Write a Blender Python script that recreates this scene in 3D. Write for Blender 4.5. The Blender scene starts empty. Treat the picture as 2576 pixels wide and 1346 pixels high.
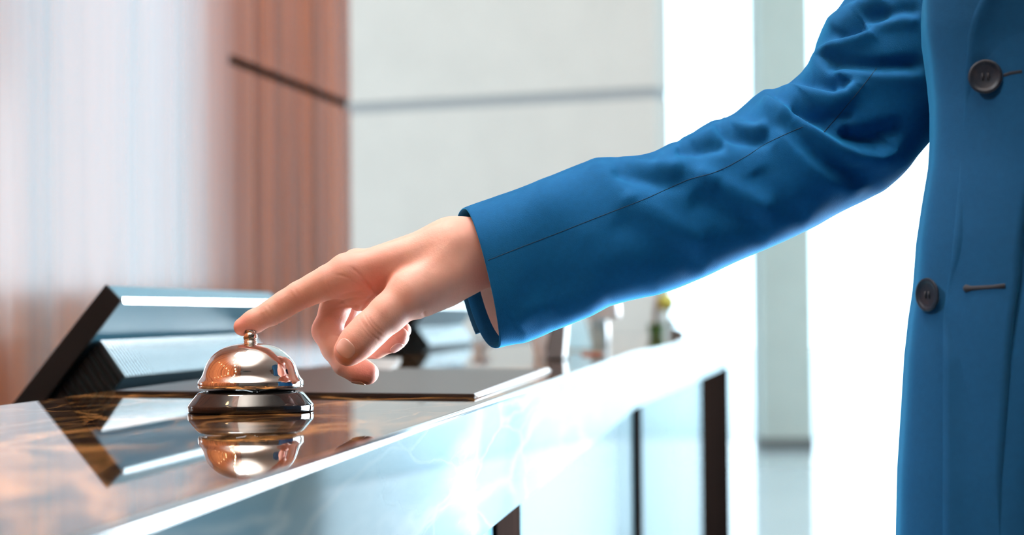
import bpy, bmesh, math, random
import numpy as np
from mathutils import Vector, Matrix
from mathutils.bvhtree import BVHTree
R = math.radians
random.seed(4)
scene = bpy.context.scene
COL = scene.collection

# ------------------------------------------------------------------ camera
W, H, F = 2576.0, 1346.0, 5300.0
CT = 1.10                                   # counter top height
CAMZ = CT + 0.0642
pitch, roll = math.atan(119.0 / F), R(0.5)
fwd = np.array([0, math.cos(pitch), math.sin(pitch)])
up0 = np.array([0, -math.sin(pitch), math.cos(pitch)])
x0 = np.array([1.0, 0, 0])
rt = math.cos(roll) * x0 - math.sin(roll) * up0
up = math.sin(roll) * x0 + math.cos(roll) * up0
CAM = np.array([0, 0, CAMZ])
def ray(px, py):
    return fwd + (px - W / 2) / F * rt - (py - H / 2) / F * up
def P(px, py, d):
    """world point on the sight line of a photo pixel at depth d (metres)"""
    return CAM + ray(px, py) * d
def G(px, py, z):
    r = ray(px, py)
    return CAM + r * ((z - CAMZ) / r[2])
def pix(p):
    q = np.asarray(p) - CAM
    d = q @ fwd
    return W / 2 + F * (q @ rt) / d, H / 2 - F * (q @ up) / d
cam = bpy.data.cameras.new('camera')
cam.sensor_width = 36.0
cam.lens = F / W * 36.0
cam.clip_start = 0.02
cam.clip_end = 200
cam.dof.use_dof = True
cam.dof.focus_distance = 1.43
cam.dof.aperture_fstop = 6.9
cam.dof.aperture_blades = 0
co = bpy.data.objects.new('camera', cam)
COL.objects.link(co)
co.matrix_world = Matrix(((rt[0], up[0], -fwd[0], CAM[0]), (rt[1], up[1], -fwd[1], CAM[1]), (rt[2], up[2], -fwd[2], CAM[2]), (0, 0, 0, 1)))
scene.camera = co

# ------------------------------------------------------------------ materials
def mat(name, color=(0.8, 0.8, 0.8), rough=0.5, metal=0.0, **kw):
    m = bpy.data.materials.new(name)
    m.use_nodes = True
    b = m.node_tree.nodes['Principled BSDF']
    b.inputs['Base Color'].default_value = (*color, 1)
    b.inputs['Roughness'].default_value = rough
    b.inputs['Metallic'].default_value = metal
    for k, v in kw.items():
        b.inputs[k.replace('_', ' ')].default_value = v
    return m
def nodes(m):
    return m.node_tree.nodes, m.node_tree.links, m.node_tree.nodes['Principled BSDF']
def coords(m, scale=(1, 1, 1), rot=(0, 0, 0), kind='Object'):
    n, l, b = nodes(m)
    tc = n.new('ShaderNodeTexCoord'); mp = n.new('ShaderNodeMapping')
    mp.inputs['Scale'].default_value = scale
    mp.inputs['Rotation'].default_value = rot
    l.new(tc.outputs[kind], mp.inputs['Vector'])
    return mp.outputs['Vector']
def noise(m, vec, scale, detail=4, rough=0.55, dist=0.0):
    n, l, b = nodes(m)
    t = n.new('ShaderNodeTexNoise')
    t.inputs['Scale'].default_value = scale
    t.inputs['Detail'].default_value = detail
    t.inputs['Roughness'].default_value = rough
    t.inputs['Distortion'].default_value = dist
    if vec is not None: l.new(vec, t.inputs['Vector'])
    return t.outputs['Fac']
def ramp(m, fac, stops, interp='LINEAR'):
    n, l, b = nodes(m)
    r = n.new('ShaderNodeValToRGB')
    r.color_ramp.interpolation = interp
    e = r.color_ramp.elements
    while len(e) < len(stops): e.new(0.5)
    for i, (p, c) in enumerate(stops):
        e[i].position = p
        e[i].color = (*c, 1) if len(c) == 3 else c
    l.new(fac, r.inputs['Fac'])
    return r.outputs['Color']
def mixc(m, fac, a, b_, mode='MIX'):
    n, l, b = nodes(m)
    x = n.new('ShaderNodeMix'); x.data_type = 'RGBA'; x.blend_type = mode
    for sock, v in ((x.inputs[0], fac), (x.inputs[6], a), (x.inputs[7], b_)):
        if hasattr(v, 'is_output'): l.new(v, sock)
        elif isinstance(v, (int, float)): sock.default_value = v
        else: sock.default_value = (*v, 1)
    return x.outputs[2]
def math_(m, op, a, b_=0.0):
    n, l, b = nodes(m)
    x = n.new('ShaderNodeMath'); x.operation = op
    for sock, v in ((x.inputs[0], a), (x.inputs[1], b_)):
        if hasattr(v, 'is_output'): l.new(v, sock)
        else: sock.default_value = v
    return x.outputs[0]
def bump(m, h, strength=0.3, dist=0.001):
    n, l, b = nodes(m)
    x = n.new('ShaderNodeBump')
    x.inputs['Strength'].default_value = strength
    x.inputs['Distance'].default_value = dist
    l.new(h, x.inputs['Height'])
    l.new(x.outputs['Normal'], b.inputs['Normal'])
def setc(m, c, name='Base Color'):
    n, l, b = nodes(m)
    l.new(c, b.inputs[name])

def marble(name, dark, mid, vein, coat=0.0, ior=1.5, rough=0.03, vscale=1.0, stretch=0.45):
    m = mat(name, dark, rough)
    n, l, b = nodes(m)
    b.inputs['IOR'].default_value = ior
    v = coords(m, (1.0, stretch, 1.0), (0, 0, R(-18 if stretch > .3 else -6.4)))
    wv = n.new('ShaderNodeTexNoise'); wv.inputs['Scale'].default_value = 5.5 * vscale; wv.inputs['Detail'].default_value = 5
    l.new(v, wv.inputs['Vector'])
    add = n.new('ShaderNodeVectorMath'); add.operation = 'MULTIPLY_ADD'
    l.new(wv.outputs['Color'], add.inputs[0]); add.inputs[1].default_value = (0.16, 0.16, 0.16); l.new(v, add.inputs[2])
    def veins(sc, w, seed):
        vo = n.new('ShaderNodeTexVoronoi'); vo.feature = 'DISTANCE_TO_EDGE'; vo.inputs['Scale'].default_value = sc
        of = n.new('ShaderNodeVectorMath'); of.inputs[1].default_value = (seed, seed * .7, seed * .3)
        l.new(add.outputs[0], of.inputs[0]); l.new(of.outputs[0], vo.inputs['Vector'])
        return ramp(m, vo.outputs['Distance'], [(0, (1, 1, 1)), (w * .4, (0.55, 0.55, 0.55)), (w, (0, 0, 0))])
    v1 = veins(7.5 * vscale, 0.055, 1.3); v2 = veins(17 * vscale, 0.035, 5.1)
    mask = ramp(m, noise(m, v, 6 * vscale, 3), [(0.42, (0, 0, 0)), (0.6, (1, 1, 1))])
    base = mixc(m, ramp(m, noise(m, v, 11 * vscale, 6, 0.65), [(0.35, (0, 0, 0)), (0.75, (1, 1, 1))]), dark, mid)
    c = mixc(m, mixc(m, 1.0, v1, mask, 'MULTIPLY'), base, vein)
    c = mixc(m, math_(m, 'MULTIPLY', v2, 0.45), c, vein)
    setc(m, c)
    return m
M = {}
M['marble'] = marble('dark_marble', (0.006, 0.006, 0.007), (0.055, 0.027, 0.012), (0.78, 0.37, 0.11), ior=1.20, rough=0.02)
M['apron'] = marble('fascia_marble', (0.035, 0.085, 0.120), (0.070, 0.130, 0.165), (0.20, 0.22, 0.225), ior=1.17, rough=0.05, vscale=1.15, stretch=0.13)  # dark marble with pale blue window reflection added into its base colour
M['edge'] = mat('polished_edge', (0.05, 0.06, 0.065), 0.06, IOR=1.75)
M['chrome'] = mat('chrome', (0.86, 0.85, 0.84), 0.035, 1.0)
M['steel'] = mat('nickel', (0.75, 0.72, 0.68), 0.10, 1.0)
M['black_chrome'] = mat('black_gloss', (0.012, 0.012, 0.013), 0.04, 0.0, IOR=1.52)
M['black'] = mat('black_metal', (0.012, 0.012, 0.013), 0.3)

m = M['skin'] = mat('skin', (0.62, 0.30, 0.22), 0.52)
n, l, b = nodes(m)
b.inputs['Subsurface Weight'].default_value = 0.2
b.inputs['Subsurface Radius'].default_value = (1.0, 0.35, 0.2)
b.inputs['Subsurface Scale'].default_value = 0.003
b.inputs['Specular IOR Level'].default_value = 0.30
at = n.new('ShaderNodeAttribute'); at.attribute_name = 'redness'
v = coords(m)
blot = ramp(m, noise(m, v, 60, 3), [(0.3, (0, 0, 0)), (0.7, (1, 1, 1))])
c = mixc(m, blot, (0.71, 0.435, 0.36), (0.68, 0.39, 0.32))
c = mixc(m, at.outputs['Fac'], c, (0.68, 0.27, 0.22))
setc(m, c)
h1 = noise(m, v, 900, 3, 0.6); h2 = noise(m, v, 330, 3, 0.6)
bump(m, math_(m, 'ADD', h1, math_(m, 'MULTIPLY', h2, 1.5)), 0.22, 0.0006)
m = M['nail'] = mat('nail', (0.80, 0.52, 0.48), 0.16)
n, l, b = nodes(m); b.inputs['Subsurface Weight'].default_value = 0.2; b.inputs['Subsurface Scale'].default_value = 0.002
b.inputs['Subsurface Radius'].default_value = (1.0, 0.4, 0.25)

def wool(name, col, sheen, strength=0.4):
    m = mat(name, col, 0.85)
    n, l, b = nodes(m)
    b.inputs['Specular IOR Level'].default_value = 0.15
    b.inputs['Sheen Weight'].default_value = sheen
    b.inputs['Sheen Roughness'].default_value = 0.38
    b.inputs['Sheen Tint'].default_value = (0.03, 0.50, 1.0, 1)
    v = coords(m)
    f = noise(m, v, 1500, 2, 0.6); g = noise(m, v, 240, 4, 0.6)
    setc(m, mixc(m, math_(m, 'MULTIPLY', ramp(m, g, [(0.35, (0, 0, 0)), (0.7, (1, 1, 1))]), 0.35), col, tuple(min(1, x * 1.3) for x in col)))
    w = n.new('ShaderNodeTexWave'); w.inputs['Scale'].default_value = 520; w.inputs['Distortion'].default_value = 3.0; w.inputs['Detail'].default_value = 3
    l.new(coords(m, (1, 1, 1), (0, R(35), 0)), w.inputs['Vector'])
    bump(m, math_(m, 'ADD', f, math_(m, 'MULTIPLY', w.outputs['Fac'], 0.12)), strength, 0.0005)
    return m
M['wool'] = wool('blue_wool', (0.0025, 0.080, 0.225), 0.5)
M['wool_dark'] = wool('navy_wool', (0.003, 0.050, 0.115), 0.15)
M['wool_shaded'] = wool('jacket_wool_shaded', (0.003, 0.042, 0.105), 0.25)  # same fabric as the sleeve, with the torso's shade put into the colour
M['seam'] = mat('seam_thread', (0.002, 0.028, 0.07), 0.9)
M['lining'] = mat('lining', (0.86, 0.76, 0.74), 0.6)
m = M['button'] = mat('horn_button', (0.012, 0.016, 0.024), 0.42, Specular_IOR_Level=0.22)
setc(m, ramp(m, noise(m, coords(m), 160, 3), [(0.4, (0.005, 0.010, 0.018)), (0.75, (0.018, 0.018, 0.022))]))
M['thread'] = mat('dark_thread', (0.008, 0.009, 0.014), 0.9)
M['trousers'] = mat('navy_cloth', (0.004, 0.03, 0.07), 0.9)
M['leather'] = mat('black_leather', (0.012, 0.010, 0.010), 0.35)

m = M['wood'] = mat('veneer', (0.3, 0.13, 0.07), 0.2)
n, l, b = nodes(m); b.inputs['IOR'].default_value = 1.75
v = coords(m, (9.0, 9.0, 0.22))
st = noise(m, v, 1.0, 5, 0.62, 0.4)
c = ramp(m, st, [(0.28, (0.05, 0.016, 0.008)), (0.45, (0.26, 0.066, 0.023)), (0.58, (0.38, 0.105, 0.036)), (0.75, (0.16, 0.044, 0.019))])
setc(m, c)
setc(m, ramp(m, noise(m, coords(m, (30, 30, 0.6)), 1.0, 3), [(0.3, (0.07, 0.07, 0.07)), (0.7, (0.13, 0.13, 0.13))]), 'Roughness')
m = M['dark_wood'] = mat('dark_veneer', (0.05, 0.03, 0.022), 0.7, Specular_IOR_Level=0.0)
setc(m, ramp(m, noise(m, coords(m, (30, 30, 1.2)), 1.0, 5), [(0.3, (0.005, 0.004, 0.004)), (0.6, (0.018, 0.011, 0.009)), (0.8, (0.045, 0.024, 0.015))]))
def plaster(name, col, rough=0.75):
    m = mat(name, col, rough)
    setc(m, mixc(m, ramp(m, noise(m, coords(m), 3.0, 3), [(0.3, (0, 0, 0)), (0.7, (1, 1, 1))]), col, tuple(x * .94 for x in col)))
    return m
M['panel'] = plaster('pale_panel', (0.52, 0.435, 0.375), 0.6)
M['gap'] = mat('shadow_gap', (0.30, 0.28, 0.27), 0.8)
M['wainscot'] = plaster('grey_wainscot', (0.25, 0.235, 0.22))
M['taupe'] = plaster('taupe_paint', (0.15, 0.14, 0.13))
M['slate'] = plaster('slate_panel', (0.035, 0.05, 0.055), 0.5)
M['cream'] = plaster('cream_paint', (0.70, 0.66, 0.60))
M['grey'] = plaster('grey_green_paint', (0.64, 0.665, 0.60), 0.6)
M['darkgrey'] = plaster('grey_render', (0.16, 0.15, 0.14), 0.8)
M['metal_frame'] = mat('window_metal', (0.78, 0.80, 0.80), 0.4, 0.0)
m = M['floor'] = mat('stone_tile', (0.62, 0.66, 0.68), 0.07)
v = coords(m)
br = nodes(m)[0].new('ShaderNodeTexBrick'); nodes(m)[1].new(v, br.inputs['Vector'])
br.offset = 0; br.inputs['Scale'].default_value = 1.0; br.inputs['Mortar Size'].default_value = 0.004; br.inputs['Brick Width'].default_value = 1.2; br.inputs['Row Height'].default_value = 1.2
br.inputs['Color1'].default_value = (0.62, 0.66, 0.68, 1); br.inputs['Color2'].default_value = (0.58, 0.63, 0.66, 1); br.inputs['Mortar'].default_value = (0.35, 0.38, 0.4, 1)
setc(m, br.outputs['Color'])
M['ground'] = plaster('pavement', (0.75, 0.76, 0.76), 0.9)
def glass(name, tint=(1, 1, 1), gloss=0.08):
    m = bpy.data.materials.new(name); m.use_nodes = True
    n, l = m.node_tree.nodes, m.node_tree.links
    n.remove(n['Principled BSDF'])
    tr = n.new('ShaderNodeBsdfTransparent'); tr.inputs['Color'].default_value = (*tint, 1)
    gl = n.new('ShaderNodeBsdfGlossy'); gl.inputs['Roughness'].default_value = 0.02
    fr = n.new('ShaderNodeFresnel'); fr.inputs['IOR'].default_value = 1.35
    mx = n.new('ShaderNodeMixShader')
    l.new(fr.outputs[0], mx.inputs[0]); l.new(tr.outputs[0], mx.inputs[1]); l.new(gl.outputs[0], mx.inputs[2])
    l.new(mx.outputs[0], n['Material Output'].inputs['Surface'])
    return m
M['glass'] = glass('window_glass', (0.97, 1.0, 1.0))
M['acrylic'] = glass('clear_acrylic', (0.90, 0.97, 0.99))
M['front_glass'] = mat('back_painted_glass', (0.10, 0.20, 0.25), 0.10, IOR=1.055)
M['monitor'] = mat('monitor_black', (0.008, 0.008, 0.009), 0.55, Specular_IOR_Level=0.25)
M['monitor_back'] = mat('monitor_back', (0.022, 0.075, 0.105), 0.32, IOR=1.36)
M['monitor_vent'] = mat('monitor_vent', (0.46, 0.52, 0.54), 0.20, 0.8)
M['monitor_dark'] = mat('monitor_underside', (0.010, 0.028, 0.038), 0.3)
M['screen'] = mat('screen_glass', (0.01, 0.01, 0.012), 0.06)
m = M['folder'] = mat('black_leatherette', (0.020, 0.019, 0.019), 0.30, IOR=1.36)
bump(m, noise(m, coords(m), 900, 2), 0.12, 0.0004)
M['pages'] = mat('page_edges', (0.80, 0.88, 0.90), 0.5)
M['white'] = mat('white_ceramic', (0.82, 0.83, 0.84), 0.25)
M['paper'] = mat('paper', (0.84, 0.85, 0.86), 0.6)
def translucent(m, col, f):
    n, l, b = nodes(m)
    t = n.new('ShaderNodeBsdfTranslucent'); t.inputs['Color'].default_value = (*col, 1)
    x = n.new('ShaderNodeMixShader'); x.inputs[0].default_value = f
    l.new(b.outputs[0], x.inputs[1]); l.new(t.outputs[0], x.inputs[2]); l.new(x.outputs[0], n['Material Output'].inputs['Surface'])
translucent(M['paper'], (0.85, 0.92, 0.94), 0.6); translucent(M['white'], (0.9, 0.93, 0.95), 0.5)
M['pale_blue'] = mat('pale_blue_plastic', (0.42, 0.66, 0.80), 0.35)
M['greyplastic'] = mat('grey_plastic', (0.16, 0.16, 0.17), 0.4)
M['coffee'] = mat('terracotta', (0.45, 0.16, 0.08), 0.5)
m = M['leaf'] = mat('leaf', (0.05, 0.16, 0.05), 0.45)
M['bloom'] = mat('yellow_green_bloom', (0.62, 0.72, 0.16), 0.6)
M['stemwood'] = mat('brown_stem', (0.22, 0.11, 0.06), 0.7)
m = M['lamp_emit'] = mat('warm_diffuser', (1, 0.8, 0.55), 0.5)
b = nodes(m)[2]; b.inputs['Emission Color'].default_value = (1.0, 0.62, 0.30, 1); b.inputs['Emission Strength'].default_value = 40
m = M['panel_emit'] = mat('ceiling_diffuser', (1, 1, 1), 0.5)
b = nodes(m)[2]; b.inputs['Emission Color'].default_value = (1.0, 0.93, 0.85, 1); b.inputs['Emission Strength'].default_value = 6

# ------------------------------------------------------------------ object helpers
def mk(name, verts, faces, material, parent=None, smooth=False, mats=None, fm=None):
    me = bpy.data.meshes.new(name)
    verts = np.asarray(verts, dtype=float)
    base = np.zeros(3)
    me.from_pydata([tuple(v) for v in verts], [], [tuple(f) for f in faces])
    if mats:
        for x in mats: me.materials.append(x)
        if fm is not None: me.polygons.foreach_set('material_index', fm)
    else:
        me.materials.append(material)
    if smooth: me.polygons.foreach_set('use_smooth', [True] * len(me.polygons))
    me.update()
    o = bpy.data.objects.new(name, me)
    COL.objects.link(o)
    if parent is not None:
        o.parent = parent
        o.matrix_parent_inverse = Matrix.Translation(-parent.location) if parent.type == 'EMPTY' else Matrix.Identity(4)
    return o
def fix_normals(o):
    bm = bmesh.new(); bm.from_mesh(o.data)
    bmesh.ops.recalc_face_normals(bm, faces=bm.faces)
    bm.to_mesh(o.data); bm.free()
    return o
def bev(o, w, seg=3):
    md = o.modifiers.new('bevel', 'BEVEL'); md.width = w; md.segments = seg; md.limit_method = 'ANGLE'; md.angle_limit = R(40)
    for p in o.data.polygons: p.use_smooth = True
    md.harden_normals = True
    return o
def thing(name, label, cat, loc=(0, 0, 0), group=None):
    o = bpy.data.objects.new(name, None)
    o.empty_display_size = 0.05
    o.location = Vector(loc)
    COL.objects.link(o)
    o['label'] = label; o['category'] = cat
    if group: o['group'] = group
    return o
def tag(o, label=None, cat=None, group=None, kind=None):
    if label: o['label'] = label
    if cat: o['category'] = cat
    if group: o['group'] = group
    if kind: o['kind'] = kind
    return o
def prism(name, poly, z0, z1, material, parent=None):
    n = len(poly)
    vs = [(p[0], p[1], z0) for p in poly] + [(p[0], p[1], z1) for p in poly]
    fs = [tuple(range(n))[::-1], tuple(range(n, 2 * n))] + [(i, (i + 1) % n, n + (i + 1) % n, n + i) for i in range(n)]
    return fix_normals(mk(name, vs, fs, material, parent))
def box(name, a, b, material, parent=None):
    return prism(name, [(a[0], a[1]), (b[0], a[1]), (b[0], b[1]), (a[0], b[1])], a[2], b[2], material, parent)
def extrude(name, sec, A, B, material, parent=None, ux=None, uz=(0, 0, 1)):
    """section points (u, w) swept from A to B; u along ux, w along uz"""
    ux = np.asarray(ux, float); uz = np.asarray(uz, float)
    n = len(sec)
    vs = [np.asarray(C) + ux * u + uz * w for C in (A, B) for u, w in sec]
    fs = [tuple(range(n)), tuple(range(n, 2 * n))[::-1]] + [(i, n + i, n + (i + 1) % n, (i + 1) % n) for i in range(n)]
    return fix_normals(mk(name, vs, fs, material, parent))
def lathe(name, prof, center, material, parent=None, seg=96, axis=(0, 0, 1), scale=1.0, closed=False):
    ax = Vector(axis).normalized()
    q = Vector((0, 0, 1)).rotation_difference(ax).to_matrix()
    vs, fs = [], []
    n = len(prof)
    for k in range(seg):
        a = 2 * math.pi * k / seg
        for r, h in prof:
            v = q @ Vector((r * math.cos(a), r * math.sin(a), h)) * scale
            vs.append((v.x + center[0], v.y + center[1], v.z + center[2]))
    for k in range(seg):
        k2 = (k + 1) % seg
        for i in range(n - 1):
            fs.append((k * n + i, k2 * n + i, k2 * n + i + 1, k * n + i + 1))
        if closed: fs.append((k * n + n - 1, k2 * n + n - 1, k2 * n, k * n))
    if not closed:
        if prof[0][0] > 1e-6: fs.append(tuple(k * n for k in range(seg))[::-1])
        if prof[-1][0] > 1e-6: fs.append(tuple(k * n + n - 1 for k in range(seg)))
    o = mk(name, vs, fs, material, parent, smooth=True)
    bm = bmesh.new(); bm.from_mesh(o.data)
    bmesh.ops.remove_doubles(bm, verts=bm.verts, dist=1e-6)
    bmesh.ops.recalc_face_normals(bm, faces=bm.faces)
    bm.to_mesh(o.data); bm.free()
    try:
        o.data.set_sharp_from_angle(angle=R(38))
    except Exception: pass
    return o
def tube(name, pts, rad, material, parent=None, seg=10):
    pts = [np.asarray(p, float) for p in pts]
    rad = rad if hasattr(rad, '__len__') else [rad] * len(pts)
    vs, fs = [], []
    for i, p in enumerate(pts):
        t = pts[min(i + 1, len(pts) - 1)] - pts[max(i - 1, 0)]
        t = t / np.linalg.norm(t)
        a = np.cross(t, [0.31, 0.2, 0.93]); a /= np.linalg.norm(a); c = np.cross(t, a)
        for k in range(seg):
            g = 2 * math.pi * k / seg
            vs.append(p + rad[i] * (math.cos(g) * a + math.sin(g) * c))
    for i in range(len(pts) - 1):
        for k in range(seg):
            fs.append((i * seg + k, i * seg + (k + 1) % seg, (i + 1) * seg + (k + 1) % seg, (i + 1) * seg + k))
    fs.append(tuple(range(seg))[::-1]); fs.append(tuple((len(pts) - 1) * seg + k for k in range(seg)))
    return fix_normals(mk(name, vs, fs, material, parent, smooth=True))

# ------------------------------------------------------------------ room shell
CEIL = 7.5
FY = 18.7                                                   # far glass facade
C = P(885, 700, 7.0)[:2]                                     # free end of the wood wall
WS, WE = P(885, 260, 17.0)[:2], P(1650, 235, 15.96)[:2]        # visible span of the pale wall
wd = np.array([math.sin(R(10)), math.cos(R(10))])
wn = np.array([-wd[1], wd[0]])
A0 = C - wd * 15.0
def S(o): o['kind'] = 'structure'; return o
S(box('floor', (-9, -8.2, -0.1), (9.3, FY + 0.2, 0), M['floor']))
S(box('ground', (-30, FY + 0.2, -0.12), (60, 70, -0.02), M['ground']))
S(box('ceiling', (-9, -8.2, CEIL), (9.3, FY + 0.2, CEIL + 0.1), M['cream']))
GZ = P(885, 265, 7.0)[2]                                    # groove height on the wood
pl = [A0, C, C + wn * 0.2, A0 + wn * 0.2]
gh = 0.013
S(prism('wall_left', pl, 0, GZ - gh, M['wood']))
S(prism('wall_left_upper', pl, GZ + gh, CEIL, M['wood']))
Cg = C - wd * 1.32                                          # the groove stops short along the wall
S(prism('wall_left_middle', [A0, Cg, Cg + wn * 0.2, A0 + wn * 0.2], GZ - gh, GZ + gh, M['wood']))
S(prism('trim_1', [Cg + wn * .012, C + wn * .012, C + wn * 0.19, Cg + wn * 0.19], GZ - gh, GZ + gh, M['dark_wood']))
pd = (WE - WS) / np.linalg.norm(WE - WS); pn = np.array([-pd[1], pd[0]])
if pn[1] < 0: pn = -pn
LW = np.linalg.norm(WE - WS)
GW = P(1270, 254, 16.5)[2]
def pale(name, t0, t1, z0, z1, mt, off=0.0):
    a, b = WS + pd * LW * t0 + pn * off, WS + pd * LW * t1 + pn * off
    return S(prism(name, [a, b, b + pn * 0.3, a + pn * 0.3], z0, z1, mt))
g0 = 0.042
pale('wall_back', -1.2, 1.0, GW + g0, CEIL, M['panel'])
pale('wall_back_lower', -1.2, 0.489, 0.0, GW - g0, M['panel'])
pale('wall_back_lower', 0.4895, 1.0, 0.0, GW - g0, M['panel'])
pale('trim_2', -1.2, 0.992, GW - g0 - .01, GW + g0 + .01, M['gap'], 0.03)
pale('trim_3', -1.2, 1.0, 0.0, 1.0, M['wainscot'], -0.02)
# far facade
def col(a, b): return a[0], b[0]
S(box('column', (2.165, FY - 0.42, 0), (2.60, FY, CEIL), M['grey']))
S(box('baseboard_column', (2.155, FY - 0.43, 0), (2.61, FY, 0.07), M['darkgrey']))
S(box('wall_far', (4.45, FY - .05, 0.9), (6.3, FY + 0.2, CEIL), M['darkgrey']))
S(box('wall_far_sill', (6.3, FY, 0), (9.2, FY + 0.2, 1.4), M['grey']))
S(box('wall_far_block', (-9, FY, 0), (0.2, FY + 0.2, CEIL), M['cream']))
def window(name, a, b, z0, z1, axis):
    """frame and pane; a, b are the plan ends"""
    e = bpy.data.objects.new(name, None); e.location = (a[0], a[1], z0); COL.objects.link(e); e['kind'] = 'structure'
    t = 0.03
    def bb(nm, p, q, mt): return box(nm, p, q, mt, e)
    if axis == 'x':
        y = a[1]
        bb('pane', (a[0] + t, y + .05, z0 + t), (b[0] - t, y + .06, z1 - t), M['glass'])
        vs = [((a[0], y, z0), (a[0] + t, y + .12, z1)), ((b[0] - t, y, z0), (b[0], y + .12, z1)), ((a[0] + t, y, z0), (b[0] - t, y + .12, z0 + t)), ((a[0] + t, y, z1 - t), (b[0] - t, y + .12, z1))]
    else:
        x = a[0]
        bb('pane', (x + .05, a[1] + t, z0 + t), (x + .06, b[1] - t, z1 - t), M['glass'])
        vs = [((x, a[1], z0), (x + .12, a[1] + t, z1)), ((x, b[1] - t, z0), (x + .12, b[1], z1)), ((x, a[1] + t, z0), (x + .12, b[1] - t, z0 + t)), ((x, a[1] + t, z1 - t), (x + .12, b[1] - t, z1))]
    if z0 == 0: vs.pop(2)
    for p, q in vs: bb('window_frame', p, q, M['metal_frame'])
window('window_1', (0.2, FY), (2.165, FY), 0, CEIL, 'x')
window('window_2', (2.60, FY), (4.45, FY), 0, CEIL, 'x')
window('window_3', (6.3, FY), (9.1, FY), 1.4, CEIL, 'x')
window('window_7', (4.45, FY), (6.3, FY), 0, 0.9, 'x')
window('window_4', (9.1, 7.0), (9.1, FY), 0, CEIL, 'y')
S(box('wall_right', (9.1, 6.0, 0), (9.3, 7.0, CEIL), M['cream']))
S(box('wall_right_middle', (9.1, -1.0, 0), (9.3, 6.0, CEIL), M['taupe']))
S(box('wall_right_end', (9.1, -8, 0), (9.3, -1.0, CEIL), M['taupe']))
S(box('wall_front', (-9, -8.2, 2.3), (9.3, -8, CEIL), M['taupe']))
S(box('wall_front_lower', (-9, -8.2, 0), (9.3, -8, 2.3), M['slate']))

# ------------------------------------------------------------------ reception counter
E1, E2 = G(236, 1346, CT)[:2], G(1718, 844, CT)[:2]
cd = (E2 - E1) / np.linalg.norm(E2 - E1)
cn = np.array([cd[1], -cd[0]])                              # towards the guest
def Ep(Y): return E1 + cd * (Y - E1[1]) / cd[1]             # front edge point at world Y
DEP = 0.362
def cpt(Y, dep, z): p = Ep(Y) - cn * dep; return np.array([p[0], p[1], z])
c3 = np.array([cn[0], cn[1], 0]); AP = 0.095
counter = thing('reception_counter', 'long reception counter with glossy dark veined marble top and pale blue reflecting front', 'reception counter', (*Ep(1.43) - cn * 0.18, 0))
Ya = -1.2
# the front line bends a little towards the guest side beyond the second post
K1 = Ep(3.54); EZ = P(1828, 921, 6.25)[:2]
d2 = (EZ - K1) / np.linalg.norm(EZ - K1); n2 = np.array([d2[1], -d2[0]])
bis = (cn + n2) / np.linalg.norm(cn + n2)
def line(off, Y0=Ya, end=0.0):
    """front line of the counter set back by off, near end to far end"""
    return [Ep(Y0) - cn * off, K1 - bis * off, EZ - n2 * off + d2 * end]
def band(name, o1, o2, z0, z1, mt, Y0=Ya, end=0.0):
    return prism(name, line(o1, Y0, end) + line(o2, Y0, end)[::-1], z0, z1, mt, counter)
top = band('countertop', 0.0045, DEP, CT - 0.02, CT, M['marble'])
ER = 0.0042                                                 # rounded top edge
prof_ = [(0.0, CT - AP), (0.0, CT - ER)] + [(ER * (1 - math.cos(R(a))), CT - ER + ER * math.sin(R(a))) for a in (15, 30, 45, 60, 75, 90)] + [(0.0045, CT), (0.0045, CT - AP)]
fv_ = [(p_[0], p_[1], z_) for o_, z_ in prof_ for p_ in line(o_)]
n_p = len(prof_)
ff_ = [(3 * a + k, 3 * a + k + 1, 3 * ((a + 1) % n_p) + k + 1, 3 * ((a + 1) % n_p) + k) for a in range(n_p) for k in (0, 1)] + [tuple(3 * a for a in range(n_p)), tuple(3 * a + 2 for a in range(n_p))]
apr = fix_normals(mk('fascia', fv_, ff_, M['apron'], counter, smooth=True))
apr.data.set_sharp_from_angle(angle=R(32))
apr.data.materials.append(M['edge'])
for p_ in apr.data.polygons:
    if p_.center.z > CT - ER * 0.85: p_.material_index = 1
band('fascia_underside', 0.0045, 0.05, CT - AP + 0.001, CT - AP + 0.02, M['dark_wood'])
REC = 0.03
band('carcass', 0.06, DEP - .02, 0.08, CT - 0.0205, M['dark_wood'], Ya + .01, -.02)
band('plinth', 0.08, DEP - .04, 0.0, 0.08, M['dark_wood'], Ya + .02, -.04)
def fp(Y, off):
    if Y <= 3.54: return Ep(Y) - cn * off
    return K1 - n2 * off + d2 * (Y - 3.54) / d2[1]
def YofX(px, off):
    a, b_ = 0.8, 6.24
    for _ in range(50):
        m_ = (a + b_) / 2; q = fp(m_, off)
        if pix([q[0], q[1], CT - AP - .05])[0] < px: a = m_
        else: b_ = m_
    return a
posts = [(YofX(1240, REC), YofX(1300, REC)), (YofX(1592, REC), YofX(1609, REC))]
step = posts[1][0] - posts[0][0]; pw = posts[0][1] - posts[0][0]
posts = [(posts[0][0] - step, posts[0][0] - step + pw)] + posts
ys = [Ya + .01] + [y for p in posts for y in p] + [YofX(1762, REC)]
def strip(name, a, b_, o1, o2, mt):
    ks = [a] + ([3.54] if a < 3.54 < b_ else []) + [b_]
    q = [fp(y, o1) for y in ks] + [fp(y, o2) for y in ks[::-1]]
    return prism(name, q, 0.08, CT - AP + 0.0005, mt, counter)
for i in range(0, len(ys) - 1, 2):
    strip('front_panel', ys[i], ys[i + 1], REC, .059, M['front_glass'])
for a, b_ in posts:
    strip('post', a, b_, REC - .004, .059, M['dark_wood'])
ye = YofX(1762, REC)
q0 = fp(ye, REC); qr = P(1831, 1000, 6.24)[0]
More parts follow.
